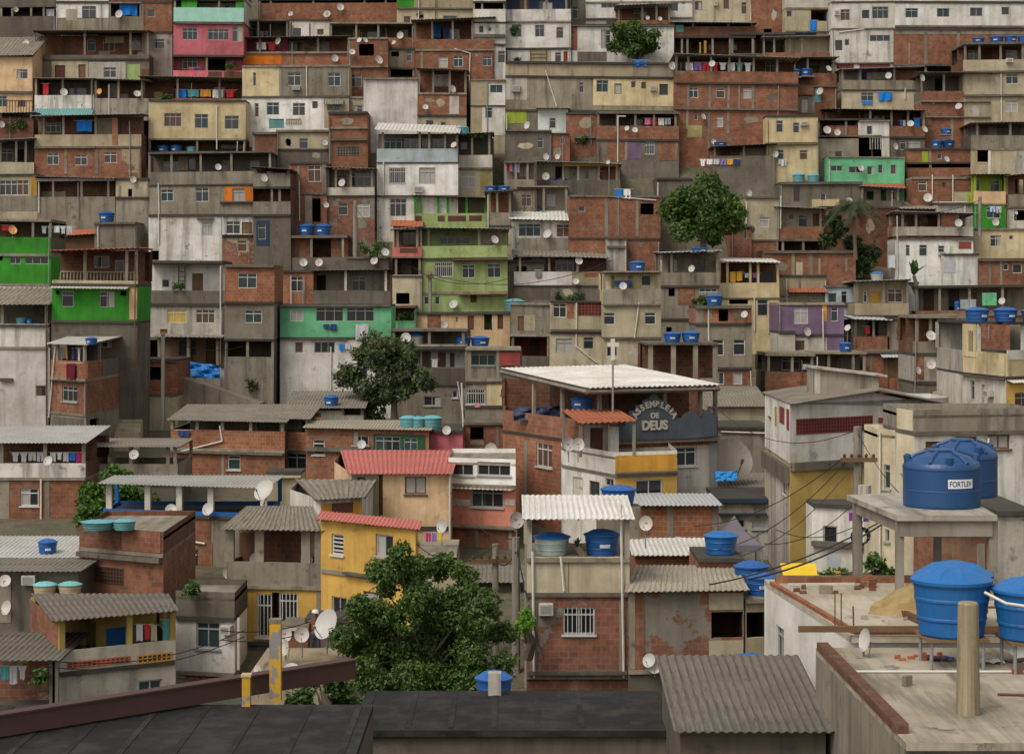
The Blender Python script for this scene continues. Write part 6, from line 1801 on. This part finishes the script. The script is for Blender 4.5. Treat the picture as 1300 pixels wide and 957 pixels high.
for i in range(7):
    f = i / 6; rings.append([(X(1155, 42.6) + (1 - f) * (1.0 + .12 * rg.uniform(-1, 1)) * .95 * math.cos(2 * math.pi * k / n), 42.6 + (1 - f) * .8 * math.sin(2 * math.pi * k / n), TZ + .003 + .62 * (f ** .8) + (rg.uniform(-.02, .02) if i else 0)) for k in range(n)])
for i in range(6):
    for k in range(n): mb.quad([rings[i][k], rings[i][(k + 1) % n], rings[i + 1][(k + 1) % n], rings[i + 1][k]])
MATS['sand'] = paint('sand', (.40, .29, .13), .3); o = mb.build('sand_heap', 'sand', None, True, (X(1155, 42.6), 42.6, TZ)); tag(o, 'heap of yellow sand beside the platform post', 'sand heap')
for i, (px, D) in enumerate(((1098, 46.3), (1106, 46.2), (1102, 46.5))):
    mb = MB(); x = X(px, D); mb.box(x - .1, x + .1, D - .08, D + .08, TZ + .004 + .0, TZ + .2); o = mb.build('brick', 'bo', None, False, (x, D, TZ)); o.rotation_euler[2] = .3 * i; reg(o, px, 'loose red brick', 'loose red bricks', 'by the rear platform post', 'brick', 'loose bricks')
# ---------------------------------------------------------------- street: poles, cables, awning, tent, signs
def upole(px, ytop, D, zb, r, label, arms=(), box=None):
    q = P(px, ytop, D); o = thing('utility_pole', (q.x, D, zb), label, 'utility pole'); mb = MB(); mb.tube([(q.x, D, zb), (q.x, D, q.z)], [r * 1.2, r], 10); mb.build('pole', 'fo', o, True)
    for (xa, xb, y) in arms:
        A, B = P(xa, y, D), P(xb, y, D); mb = MB(); mb.box(A.x, B.x, D - r - .12, D - r - .002, A.z - .07, A.z + .07); mb.build('crossarm', 'wood', o)
        k = 5
        for i in range(k): x = A.x + (B.x - A.x) * (i + .5) / k; mb = MB(); mb.tube([(x, D - r - .06, A.z + .072), (x, D - r - .06, A.z + .15), (x, D - r - .06, A.z + .2)], [.04, .06, .03], 7); mb.build('insulator', 'bw', o)
    if box: A, B = P(box[0], box[1], D), P(box[2], box[3], D); mb = MB(); mb.tube([((A.x + B.x) / 2, D - r - .28, B.z), ((A.x + B.x) / 2, D - r - .28, A.z)], (B.x - A.x) / 2, 14); mb.build('transformer', 'lg', o)
    return o
upole(1089, 541, 63, P(0, 760, 63).z - 1, .14, 'concrete utility pole with crossarm before cream hall', [(1066, 1112, 583)], (1086, 614, 1103, 632))
upole(655, 682, 64, P(0, 900, 64).z, .13, 'dark utility pole in the alley by tank balcony')
upole(629, 690, 66, P(0, 880, 66).z, .11, 'utility pole with double crossarm behind front tree', [(596, 646, 711)])
upole(372, 396, 124, P(0, 505, 124).z, .16, 'old utility pole before the mint green house', [(364, 380, 402)])
upole(546, 345, 139, P(0, 405, 139).z, .13, 'leaning street pole before the lime house', [(541, 551, 352)])
upole(207, 424, 112, P(0, 545, 112).z, .11, 'thin pole before the small brick hut', [(204, 213, 422)])
upole(187, 340, 136, P(0, 470, 136).z, .13, 'grey pole right of the bright green house')
upole(451, 255, 144, P(0, 330, 144).z, .16, 'pole amid plants by the dark planter wall')
upole(1244, 250, 143, P(0, 300, 143).z, .12, 'pole in front of the green painted wall')
upole(668, 690, 62.5, P(0, 880, 62.5).z, .05, 'slim pipe cluster beside the tank balcony wall')
def cable(label, pts, sag=.4, r=.014):
    A, B = P(*pts[0]), P(*pts[1]); n = 12; mb = MB(); L = []
    for i in range(n + 1): f = i / n; p = A.lerp(B, f); L.append(p - Vector((0, 0, 4 * sag * f * (1 - f))))
    mb.tube(L, r, 4); o = mb.build('power_cable', 'black', None, False, A); tag(o, label, 'cable', 'cables strung between poles and houses')
cable('black cable from the crossarm to lower left, topmost', [(1070, 581, 62.8), (880, 668, 66)], .5)
cable('black cable from crossarm, second of the fan', [(1078, 581, 62.8), (900, 700, 64)], .6)
cable('black cable from crossarm, third of the fan', [(1090, 582, 62.8), (940, 706, 62)], .5)
cable('thick cable passing the small dark shop window', [(1140, 652, 60), (950, 735, 60)], .3, .03)
cable('thick cable above the yellow shop awning', [(1118, 662, 60), (900, 742, 60)], .25, .025)
cable('thin cable crossing the yellow hall corner', [(1083, 640, 62.7), (970, 690, 63)], .4)
cable('thin cable above the platform posts', [(1113, 650, 61), (985, 672, 63)], .5)
cable('dark cable slung across the white mint house wall', [(373, 424, 123.5), (445, 494, 122)], .8, .03)
cable('second dark cable across the white mint house wall', [(373, 462, 123.5), (418, 492, 122)], .6, .03)
cable('level cable from old pole to the right', [(373, 456, 123.5), (470, 446, 120)], .3, .02)
cable('cable in front of mustard house, upper', [(280, 800, 55), (476, 745, 60)], .5)
cable('cable in front of mustard house, lower', [(280, 812, 55), (476, 757, 60)], .5)
cable('cable before the white house window at left', [(60, 838, 52), (310, 800, 56)], .4)
cable('second cable before the white house window at left', [(60, 846, 52), (310, 808, 56)], .4)
cable('cable from lime house pole to the right', [(546, 352, 138.6), (650, 352, 137)], .5, .02)
cable('cable from lime house pole to the left', [(546, 352, 138.6), (450, 262, 143.5)], .6, .02)
cable('cable running to the tank balcony from alley pole', [(655, 690, 63.8), (690, 835, 60)], .3, .025)
cable('cable from dark alley pole to double crossarm', [(655, 700, 63.8), (630, 711, 65.8)], .3, .02)
for i, (a, b, sg_, lb) in enumerate([((372, 400, 123), (205, 426, 112), 1.5, 'long cable from old pole to the brick hut pole'), ((546, 348, 138.5), (778, 330, 134), 1.2, 'long cable from lime house pole over white roofed terrace'), ((187, 345, 135.5), (355, 392, 134), .9, 'cable from the grey pole to the mint house'), ((451, 258, 143.5), (372, 214, 147), .8, 'cable from planter pole up to brick tower'),
    ((372, 398, 123.5), (520, 442, 117), 1.0, 'sagging cable passing over the sparse dark tree'), ((655, 684, 63.8), (560, 600, 83), .8, 'cable from alley pole up to salmon house'), ((629, 692, 65.8), (528, 690, 62.5), .6, 'cable from double crossarm to mustard house'), ((1089, 545, 62.8), (912, 520, 86.6), .9, 'cable from concrete pole to the church corner'), ((1089, 550, 62.8), (1160, 640, 64.8), .3, 'short cable from concrete pole to cream wall'), ((1244, 254, 142.5), (1100, 262, 142), .8, 'cable from green wall pole to the palm')]):
    cable(lb, [a, b], sg_, .022 if a[2] > 90 else .014)
D_ = 66.5; A, B = P(995, 733, D_), P(1040, 733, D_)
o = thing('shop_awning', (A.x, D_, A.z - .5), 'bright yellow awning over a street kiosk', 'awning'); mb = MB(); corr_sheet(mb, A, B, Vector((B.x, D_ + .9, B.z + .38)), Vector((A.x, D_ + .9, A.z + .38)), .3, .02, .03, True); MATS['ya'] = colmat((.62, .42, .02), .6, .3, .3, 'yellow_canvas'); mb.build('canopy', 'ya', o)
mb = MB(); mb.box(A.x, B.x, D_ - .04, D_ - .003, A.z - .28, A.z); mb.build('valance', 'ya', o)
mb = MB(); mb.box(A.x + .1, B.x - .1, D_ + .3, D_ + .9, A.z - 2.2, A.z + .1); mb.build('kiosk_body', 'dg', o)
D_ = 75; q = P(932, 654, D_); z0 = P(0, 688, D_).z; w = 1.0
o = thing('tent', (q.x, D_, z0 - 1.5), 'faded purple pyramid tent below the low shop', 'tent'); mb = MB(); c = [(q.x - w, D_ - w, z0), (q.x + w, D_ - w, z0), (q.x + w, D_ + w, z0), (q.x - w, D_ + w, z0)]
mid = [(q.x + (p[0] - q.x) * .4, D_ + (p[1] - D_) * .4, z0 + (q.z - z0) * .42) for p in c]
for i in range(4): j = (i + 1) % 4; mb.quad([c[i], c[j], mid[j], mid[i]]); mb.quad([mid[i], mid[j], (q.x, D_, q.z)]); mb.quad([(c[i][0], c[i][1], z0 - .25), (c[j][0], c[j][1], z0 - .25), c[j], c[i]])
mb.build('canopy', colmat((.13, .115, .135), .8, .2, .3, 'tent_cloth'), o)
for p in c: mb = MB(); mb.tube([(p[0] * .98 + q.x * .02, p[1] * .98 + D_ * .02, z0 - 1.5), (p[0] * .98 + q.x * .02, p[1] * .98 + D_ * .02, z0)], .03, 6); mb.build('leg', 'steel', o)
def board(px0, py0, px1, py1, D, m, label, name='sign', foot=None):
    A, B = P(px0, py1, D), P(px1, py0, D); o = thing(name, (A.x, D, (P(0, foot, D).z if foot else A.z)), label, 'sign'); mb = MB(); mb.box(A.x, B.x, D - .03, D + .03, A.z, B.z); mb.build('panel', m, o)
    if foot: mb = MB(); c = (A.x + B.x) / 2; mb.tube([(c, D + .05, P(0, foot, D).z), (c, D + .05, B.z - .05)], .025, 6); mb.build('sign_post', 'steel', o)
    return o
board(1050, 703, 1067, 722, 62, 'zg', 'grey notice board below the small dark window', foot=745)
board(1051, 722, 1057, 737, 60.5, 'ya', 'left of two narrow yellow street signs', foot=748); board(1061, 725, 1067, 739, 60.5, 'ya', 'right of two narrow yellow street signs', foot=748)
MATS['sp'] = colmat((.20, .02, .22), .6, .3, .2, 'sign_purple'); MATS['sv'] = colmat((.10, .04, .25), .6, .3, .2, 'sign_violet')
s_ = board(1078, 650, 1085, 661, 62.6, 'sp', 'magenta square sign strapped to utility pole'); s_ = board(1096, 652, 1103, 662, 62.6, 'sv', 'violet square sign right of utility pole')
q = P(1091, 681, 62.6); mb = MB(); L = [(q.x + .27 * math.cos(i / 16 * 6.283), 62.6 + .03 * math.sin(i * 2), q.z + .27 * math.sin(i / 16 * 6.283)) for i in range(17)]
for k in range(3): mb.tube([(a + .03 * k, b - .05 * k, c + .02 * k) for a, b, c in L], .03, 6, 0, False)
o = mb.build('cable_coil', 'black', None, True, q); tag(o, 'coil of black cable hung on the utility pole', 'cable coil')
# ---------------------------------------------------------------- tarp, steps, path
def tarp(label, x0, y0, x1, y1, D, col, sk=0):
    mb = MB(); n, m = 16, 8; rg = random.Random(int(x0)); g = []
    for j in range(m + 1):
        row = []
        for i in range(n + 1): u, v = i / n, j / m; q = P(x0 + (x1 - x0) * u, y0 + (y1 - y0) * v + sk * u * (1 - v) + rg.uniform(-.6, .6), D - .5 * v + (x1 - x0) / 53 * (.10 * math.sin(u * 13 + v * 7) + .07 * math.sin(u * 23 - v * 13) + .05 * math.sin(u * 5 + v * 17))); row.append(q)
        g.append(row)
    for j in range(m):
        for i in range(n): mb.quad([g[j + 1][i], g[j + 1][i + 1], g[j][i + 1], g[j][i]])
    o = mb.build('tarp', colmat(col, .5, .35, .4, 'tarp'), None, True, g[m][0]); tag(o, label, 'tarp')
tarp('crumpled blue tarp over the earth bank', 226, 457, 279, 480, 121.5, (.01, .14, .42), 7)
tarp('dark blue tarp heaped on the church terrace', 652, 518, 712, 534, 90, (.04, .05, .10), -3)
tarp('blue tarp lump below the giant dish', 908, 598, 936, 610, 86, (.02, .20, .5), 0)
o = thing('stone_steps', P(160, 560, 108), 'rough concrete steps beside the dark grey wall', 'steps')
for i in range(5): A, B = P(143 + i, 0, 109 + i * .35), P(176 + i, 0, 109 + i * .35); z = P(0, 556 - i * 5, 108).z; mb = MB(); mb.box(A.x, B.x, 109 + i * .35, 109 + (i + 1) * .35, z - 1, z); mb.build('step', 'be', o)
# sloping lane below the tarp
mb = MB(); pts_t = [(226, 478, 118), (280, 495, 117), (330, 512, 116)]; up_ = [P(*p) for p in pts_t]
for a, b in zip(up_, up_[1:]): mb.hexa([a + Vector((0, 0, -3)), b + Vector((0, 0, -3)), b + Vector((0, 2.5, -3)), a + Vector((0, 2.5, -3)), a, b, b + Vector((0, 2.5, 0)), a + Vector((0, 2.5, 0))])
o = mb.build('path', 'gr'); tag(o, None, None, None, 'structure')
# ---------------------------------------------------------------- the man behind the roof with the dishes
def person(px, D, zf, label, skin, trousers):
    c = P(px, 0, D); H = 1.72
    J = dict(pelvis=(0, 0, .95), waist=(0, 0, 1.08), chest=(0, -.02, 1.30), neck=(0, -.02, 1.47), head0=(0, -.03, 1.55), head1=(0, -.035, 1.63), head2=(0, -.03, 1.71),
             ls=(-.18, 0, 1.40), le=(-.25, -.06, 1.14), lw=(-.30, -.24, 1.02), lh=(-.32, -.32, 1.03), rs=(.18, 0, 1.40), re=(.26, .02, 1.13), rw=(.28, -.08, .90), rh=(.28, -.10, .82),
             lp=(-.09, 0, .90), lk=(-.11, -.03, .50), la=(-.11, .02, .09), lt=(-.12, -.15, .04), rp=(.09, 0, .90), rk=(.11, -.03, .50), ra=(.11, .02, .09), rt=(.12, -.15, .04))
    rad = dict(pelvis=.14, waist=.125, chest=.15, neck=.055, head0=.075, head1=.095, head2=.075, ls=.06, le=.042, lw=.03, lh=.04, rs=.06, re=.042, rw=.03, rh=.04, lp=.09, lk=.06, la=.042, lt=.04, rp=.09, rk=.06, ra=.042, rt=.04)
    E = [('pelvis', 'waist'), ('waist', 'chest'), ('chest', 'neck'), ('neck', 'head0'), ('head0', 'head1'), ('head1', 'head2'), ('chest', 'ls'), ('ls', 'le'), ('le', 'lw'), ('lw', 'lh'), ('chest', 'rs'), ('rs', 're'), ('re', 'rw'), ('rw', 'rh'), ('pelvis', 'lp'), ('lp', 'lk'), ('lk', 'la'), ('la', 'lt'), ('pelvis', 'rp'), ('rp', 'rk'), ('rk', 'ra'), ('ra', 'rt')]
    ks = list(J); me = bpy.data.meshes.new('person'); me.from_pydata([J[k] for k in ks], [(ks.index(a), ks.index(b)) for a, b in E], []); ob = bpy.data.objects.new('tmp', me); COL.objects.link(ob)
    sk = ob.modifiers.new('s', 'SKIN'); ob.modifiers.new('d', 'SUBSURF').levels = 2; ob.modifiers['d'].render_levels = 2
    for i, k in enumerate(ks): me.skin_vertices[0].data[i].radius = (rad[k], rad[k] * (.8 if k in ('chest', 'waist', 'pelvis') else 1))
    me.skin_vertices[0].data[0].use_root = True
    dg = bpy.context.evaluated_depsgraph_get(); m2 = bpy.data.meshes.new_from_object(ob.evaluated_get(dg)); bpy.data.objects.remove(ob); m2.name = 'body'
    m2.materials.clear(); m2.materials.append(colmat(skin, .6, .3, .15, 'skin')); m2.materials.append(colmat(trousers, .85, .1, .3, 'trousers_cloth')); m2.materials.append(colmat((.55, .53, .5), .8, .1, .2, 'cap_cloth'))
    for p in m2.polygons: p.use_smooth = True; p.material_index = 1 if p.center.z < 1.0 and abs(p.center.x) < .2 and p.center.y > -.14 and p.center.z > .1 else 0
    if not m2.uv_layers: m2.uv_layers.new(name='UVMap')
    b = bpy.data.objects.new('person', m2); COL.objects.link(b); b.location = (c.x, D, zf); b.rotation_euler[2] = .3; tag(b, label, 'person')
    def sub(name, fn, m): mb = MB(); fn(mb); q = mb.build(name, m, None, True); q.parent = b; return q
    sub('cap', lambda mb: mb.tube([(0, -.035, 1.655), (0, -.03, 1.70), (0, -.03, 1.745), (0, -.03, 1.76)], [.112, .112, .08, .03], 12), colmat((.55, .53, .5), .8, .1, .2, 'cap_cloth'))
    sub('cap_visor', lambda mb: mb.box(-.07, .07, -.21, -.12, 1.66, 1.675), colmat((.55, .53, .5), .8, .1, .2, 'cap_cloth'))
    for sx in (-1, 1): sub('eye', lambda mb: mb.tube([(sx * .032, -.128, 1.632), (sx * .032, -.136, 1.632)], .011, 8), 'black')
    sub('nose', lambda mb: mb.tube([(0, -.118, 1.635), (0, -.15, 1.60), (0, -.12, 1.592)], [.010, .017, .012], 7), colmat(skin, .6, .3, .15, 'skin'))
    sub('mouth', lambda mb: mb.box(-.026, .026, -.128, -.112, 1.566, 1.574), colmat((.14, .05, .04), .6, .3, .1, 'lips'))
    for w_, hh, base in (('lh', -1, J['lh']), ('rh', 1, J['rh'])):
        for k in range(5):
            L = (.05, .075, .085, .078, .06)[k]; d = Vector((0, -.9, -.25)) if w_ == 'lh' else Vector((0, -.25, -.95)); off = Vector(((k - 2) * .019, 0, 0)) if k else Vector((-hh * .05, 0, .01))
            p0 = Vector(base) + off; p1 = p0 + d * L * .6 + off * .3; p2 = p1 + (d + Vector((0, .2, -.5))) * L * .45; sub('finger' if k else 'thumb', lambda mb: mb.tube([p0, p1, p2], [.012, .010, .007], 6), colmat(skin, .6, .3, .15, 'skin'))
    return b
pz = P(0, 823, 59.4).z - .62
pp = person(400, 59.9, pz, 'bare chested person in white cap and dark trousers beside the huge dish', (.16, .075, .045), (.05, .05, .075))
g = garment(Vector((P(400, 0, 59.9).x - .40, 59.55, pz + 1.05)), .18, .16, CLO['pu'][0], 'towel'); tag(g, 'small violet cloth in the hand of the capped person', 'cloth')

def rz(ph): return HOUSES[ph]['levels'][0]
BL, BC = rz('flat black roof at bottom left'), rz('flat black roof at bottom centre')
rg = random.Random(77)
for ph, zz_, xs, ys in (('stained lower terrace', LZ, (6.7, 12), (32.5, 38.6)), ('pale concrete terrace', TZ, (7.2, 11), (41, 46))):
    for k in range(4):
        x, y = rg.uniform(*xs), rg.uniform(*ys); w, d, h_ = rg.choice([(.2, .1, .1), (.3, .14, .19), (.19, .09, .19)]); mb = MB(); mb.box(x - w / 2, x + w / 2, y - d / 2, y + d / 2, zz_ + .004, zz_ + h_); o = mb.build('brick', rg.choice(['bo', 'br', 'gr']), None, False, (x, y, zz_)); o.rotation_euler[2] = rg.uniform(0, 3); reg(o, CX + x / y * F, 'loose brick', 'loose bricks', 'lying on the ' + ph, 'brick', 'loose bricks')
    for k in range(2):
        x, y = rg.uniform(*xs), rg.uniform(*ys); a_ = rg.uniform(-.3, .3); L_ = rg.uniform(1.2, 2.4); p0 = Vector((x, y, zz_ + .03)); p1 = p0 + Vector((L_ * math.cos(a_), L_ * math.sin(a_) * .6, 0)); mb = MB(); mb.tube([p0, p1], .024, 6); o = mb.build('pipe', rg.choice(['pvc', 'rust', 'steel']), None, True, p0); reg(o, CX + x / y * F, 'short pipe offcut', 'short pipe offcuts', 'lying on the ' + ph, 'pipe', 'pipe offcuts')
    for k in range(2):
        x, y = rg.uniform(*xs), rg.uniform(*ys); mb = MB(); w, d = rg.uniform(.4, .9), rg.uniform(.3, .6); mb.box(x - w, x + w, y - d * .3, y + d * .3, zz_ + .004, zz_ + .03); o = mb.build('plank', rg.choice(['wood', 'fc', 'lg']), None, False, (x, y, zz_)); o.rotation_euler[2] = rg.uniform(-.6, .6); reg(o, CX + x / y * F, 'flat board', 'flat boards', 'lying on the ' + ph, 'board', 'loose boards')

rg = random.Random(5)
for nm, cat, n, m, cx_, cy_, z_, sp, sz, tail in (('tile_fragment', 'rubble', 12, 'tc', X(1168, 38), 38.2, LZ, .5, .07, 'scattered on the lower terrace'), ('rubble_piece', 'rubble', 10, 'lg', X(1120, 41), 41.5, TZ, .9, .06, 'scattered on the concrete terrace'), ('rubble_piece', 'rubble', 8, 'bd', X(1075, 44), 45.5, TZ, 1.0, .08, 'near the back brick curb')):
    for k in range(n):
        x, y = cx_ + rg.uniform(-sp, sp), cy_ + rg.uniform(-sp, sp) * .6; a, b, c = [sz * rg.uniform(.5, 1.3) for _ in range(3)]; mb = MB(); mb.hexa([(x - a, y - b, z_ + .004), (x + a, y - b * .8, z_ + .004), (x + a * .9, y + b, z_ + .004), (x - a * .8, y + b, z_ + .004), (x - a * .7, y - b * .7, z_ + c), (x + a * .8, y - b * .6, z_ + c * 1.2), (x + a * .6, y + b * .8, z_ + c), (x - a * .7, y + b * .7, z_ + c * .9)]); o = mb.build(nm, m, None, False, (x, y, z_)); tag(o, ('red tile fragment ' if m == 'tc' else 'grey rubble piece ' if m == 'lg' else 'dark brick rubble ') + tail, cat, 'rubble ' + tail)
for px_, D_, m, lb in ((1258, 37.6, 'zn', 'crumpled white sheet on the lower terrace'), (1195, 37.9, 'bu', 'small blue rag on the lower terrace')):
    x = X(px_, D_); mb = MB(); n = 6
    g = [[(x + (i / n - .5) * .5, D_ + (j / 3 - .5) * .3, LZ + .02 + .05 * abs(math.sin(i * 2.1 + j))) for i in range(n + 1)] for j in range(4)]
    for j in range(3):
        for i in range(n): mb.quad([g[j][i], g[j][i + 1], g[j + 1][i + 1], g[j + 1][i]])
    o = mb.build('rag', m, None, True, (x, D_, LZ)); tag(o, lb, 'rag')
for ph, x0, x1, ya, yb, z_ in (('flat black roof at bottom left', -14, -2.95, 34.1, 38.3, BL), ('flat black roof at bottom centre', -3.3, 3.8, 41.1, 44.8, BC)):
    x = x0
    while x < x1:
        mb = MB(); mb.box(x, x + .12, ya, yb, z_ + .003, z_ + .012); mb.build('seam', 'tar', HOUSES[ph]['root']); x += U(.9, 1.05)
relabel()
for pr in [q[0] for q in TANKS.values()] + [q[0] for q in DISH.values()]:
    if pr.name not in USED:
        for q in [*pr.children_recursive, pr]: bpy.data.objects.remove(q)
def world():
    w = bpy.data.worlds.new('World'); sc.world = w; w.use_nodes = True; nt = w.node_tree; bg = nt.nodes['Background']
    sky = nt.nodes.new('ShaderNodeTexSky'); sky.sky_type = 'NISHITA'; sky.sun_disc = False; sky.sun_elevation = math.radians(52); sky.sun_rotation = math.radians(220); sky.dust_density = 3; sky.air_density = 1.0
    hs = nt.nodes.new('ShaderNodeHueSaturation'); hs.inputs['Saturation'].default_value = .22; nt.links.new(sky.outputs[0], hs.inputs['Color'])
    tn = nt.nodes.new('ShaderNodeMix'); tn.data_type = 'RGBA'; tn.blend_type = 'MULTIPLY'; tn.inputs[0].default_value = 1; tn.inputs[7].default_value = (1, .96, .89, 1); nt.links.new(hs.outputs[0], tn.inputs[6])
    nt.links.new(tn.outputs[2], bg.inputs['Color']); bg.inputs['Strength'].default_value = .15
    l = bpy.data.lights.new('overcast_sun', 'SUN'); l.energy = 1.2; l.angle = math.radians(25); l.color = (1, .96, .9)
    o = bpy.data.objects.new('overcast_sun', l); COL.objects.link(o)
    # sun stands behind and to the left of the camera, high
    el, az = math.radians(52), math.radians(-40)
    d = Vector((math.sin(az) * math.cos(el), -math.cos(az) * math.cos(el), math.sin(el))); o.rotation_euler = d.to_track_quat('Z', 'Y').to_euler(); o.location = (0, 0, 80)
world()
cam = bpy.data.cameras.new('camera'); co = bpy.data.objects.new('camera', cam); COL.objects.link(co); sc.camera = co
cam.sensor_width = 36; cam.lens = 36 * F / 1300; cam.shift_y = -(478.5 - YH) / 1300; co.rotation_euler = (math.pi / 2, 0, 0); cam.clip_start = .5; cam.clip_end = 5000
sc.view_settings.view_transform = 'Standard'; sc.view_settings.look = 'None'; sc.view_settings.exposure = .5; sc.view_settings.gamma = 1; sc.view_settings.use_curve_mapping = False
sc.cycles.max_bounces = 6; sc.cycles.diffuse_bounces = 4
for o in bpy.data.objects:
    if '_o' in o: del o['_o']
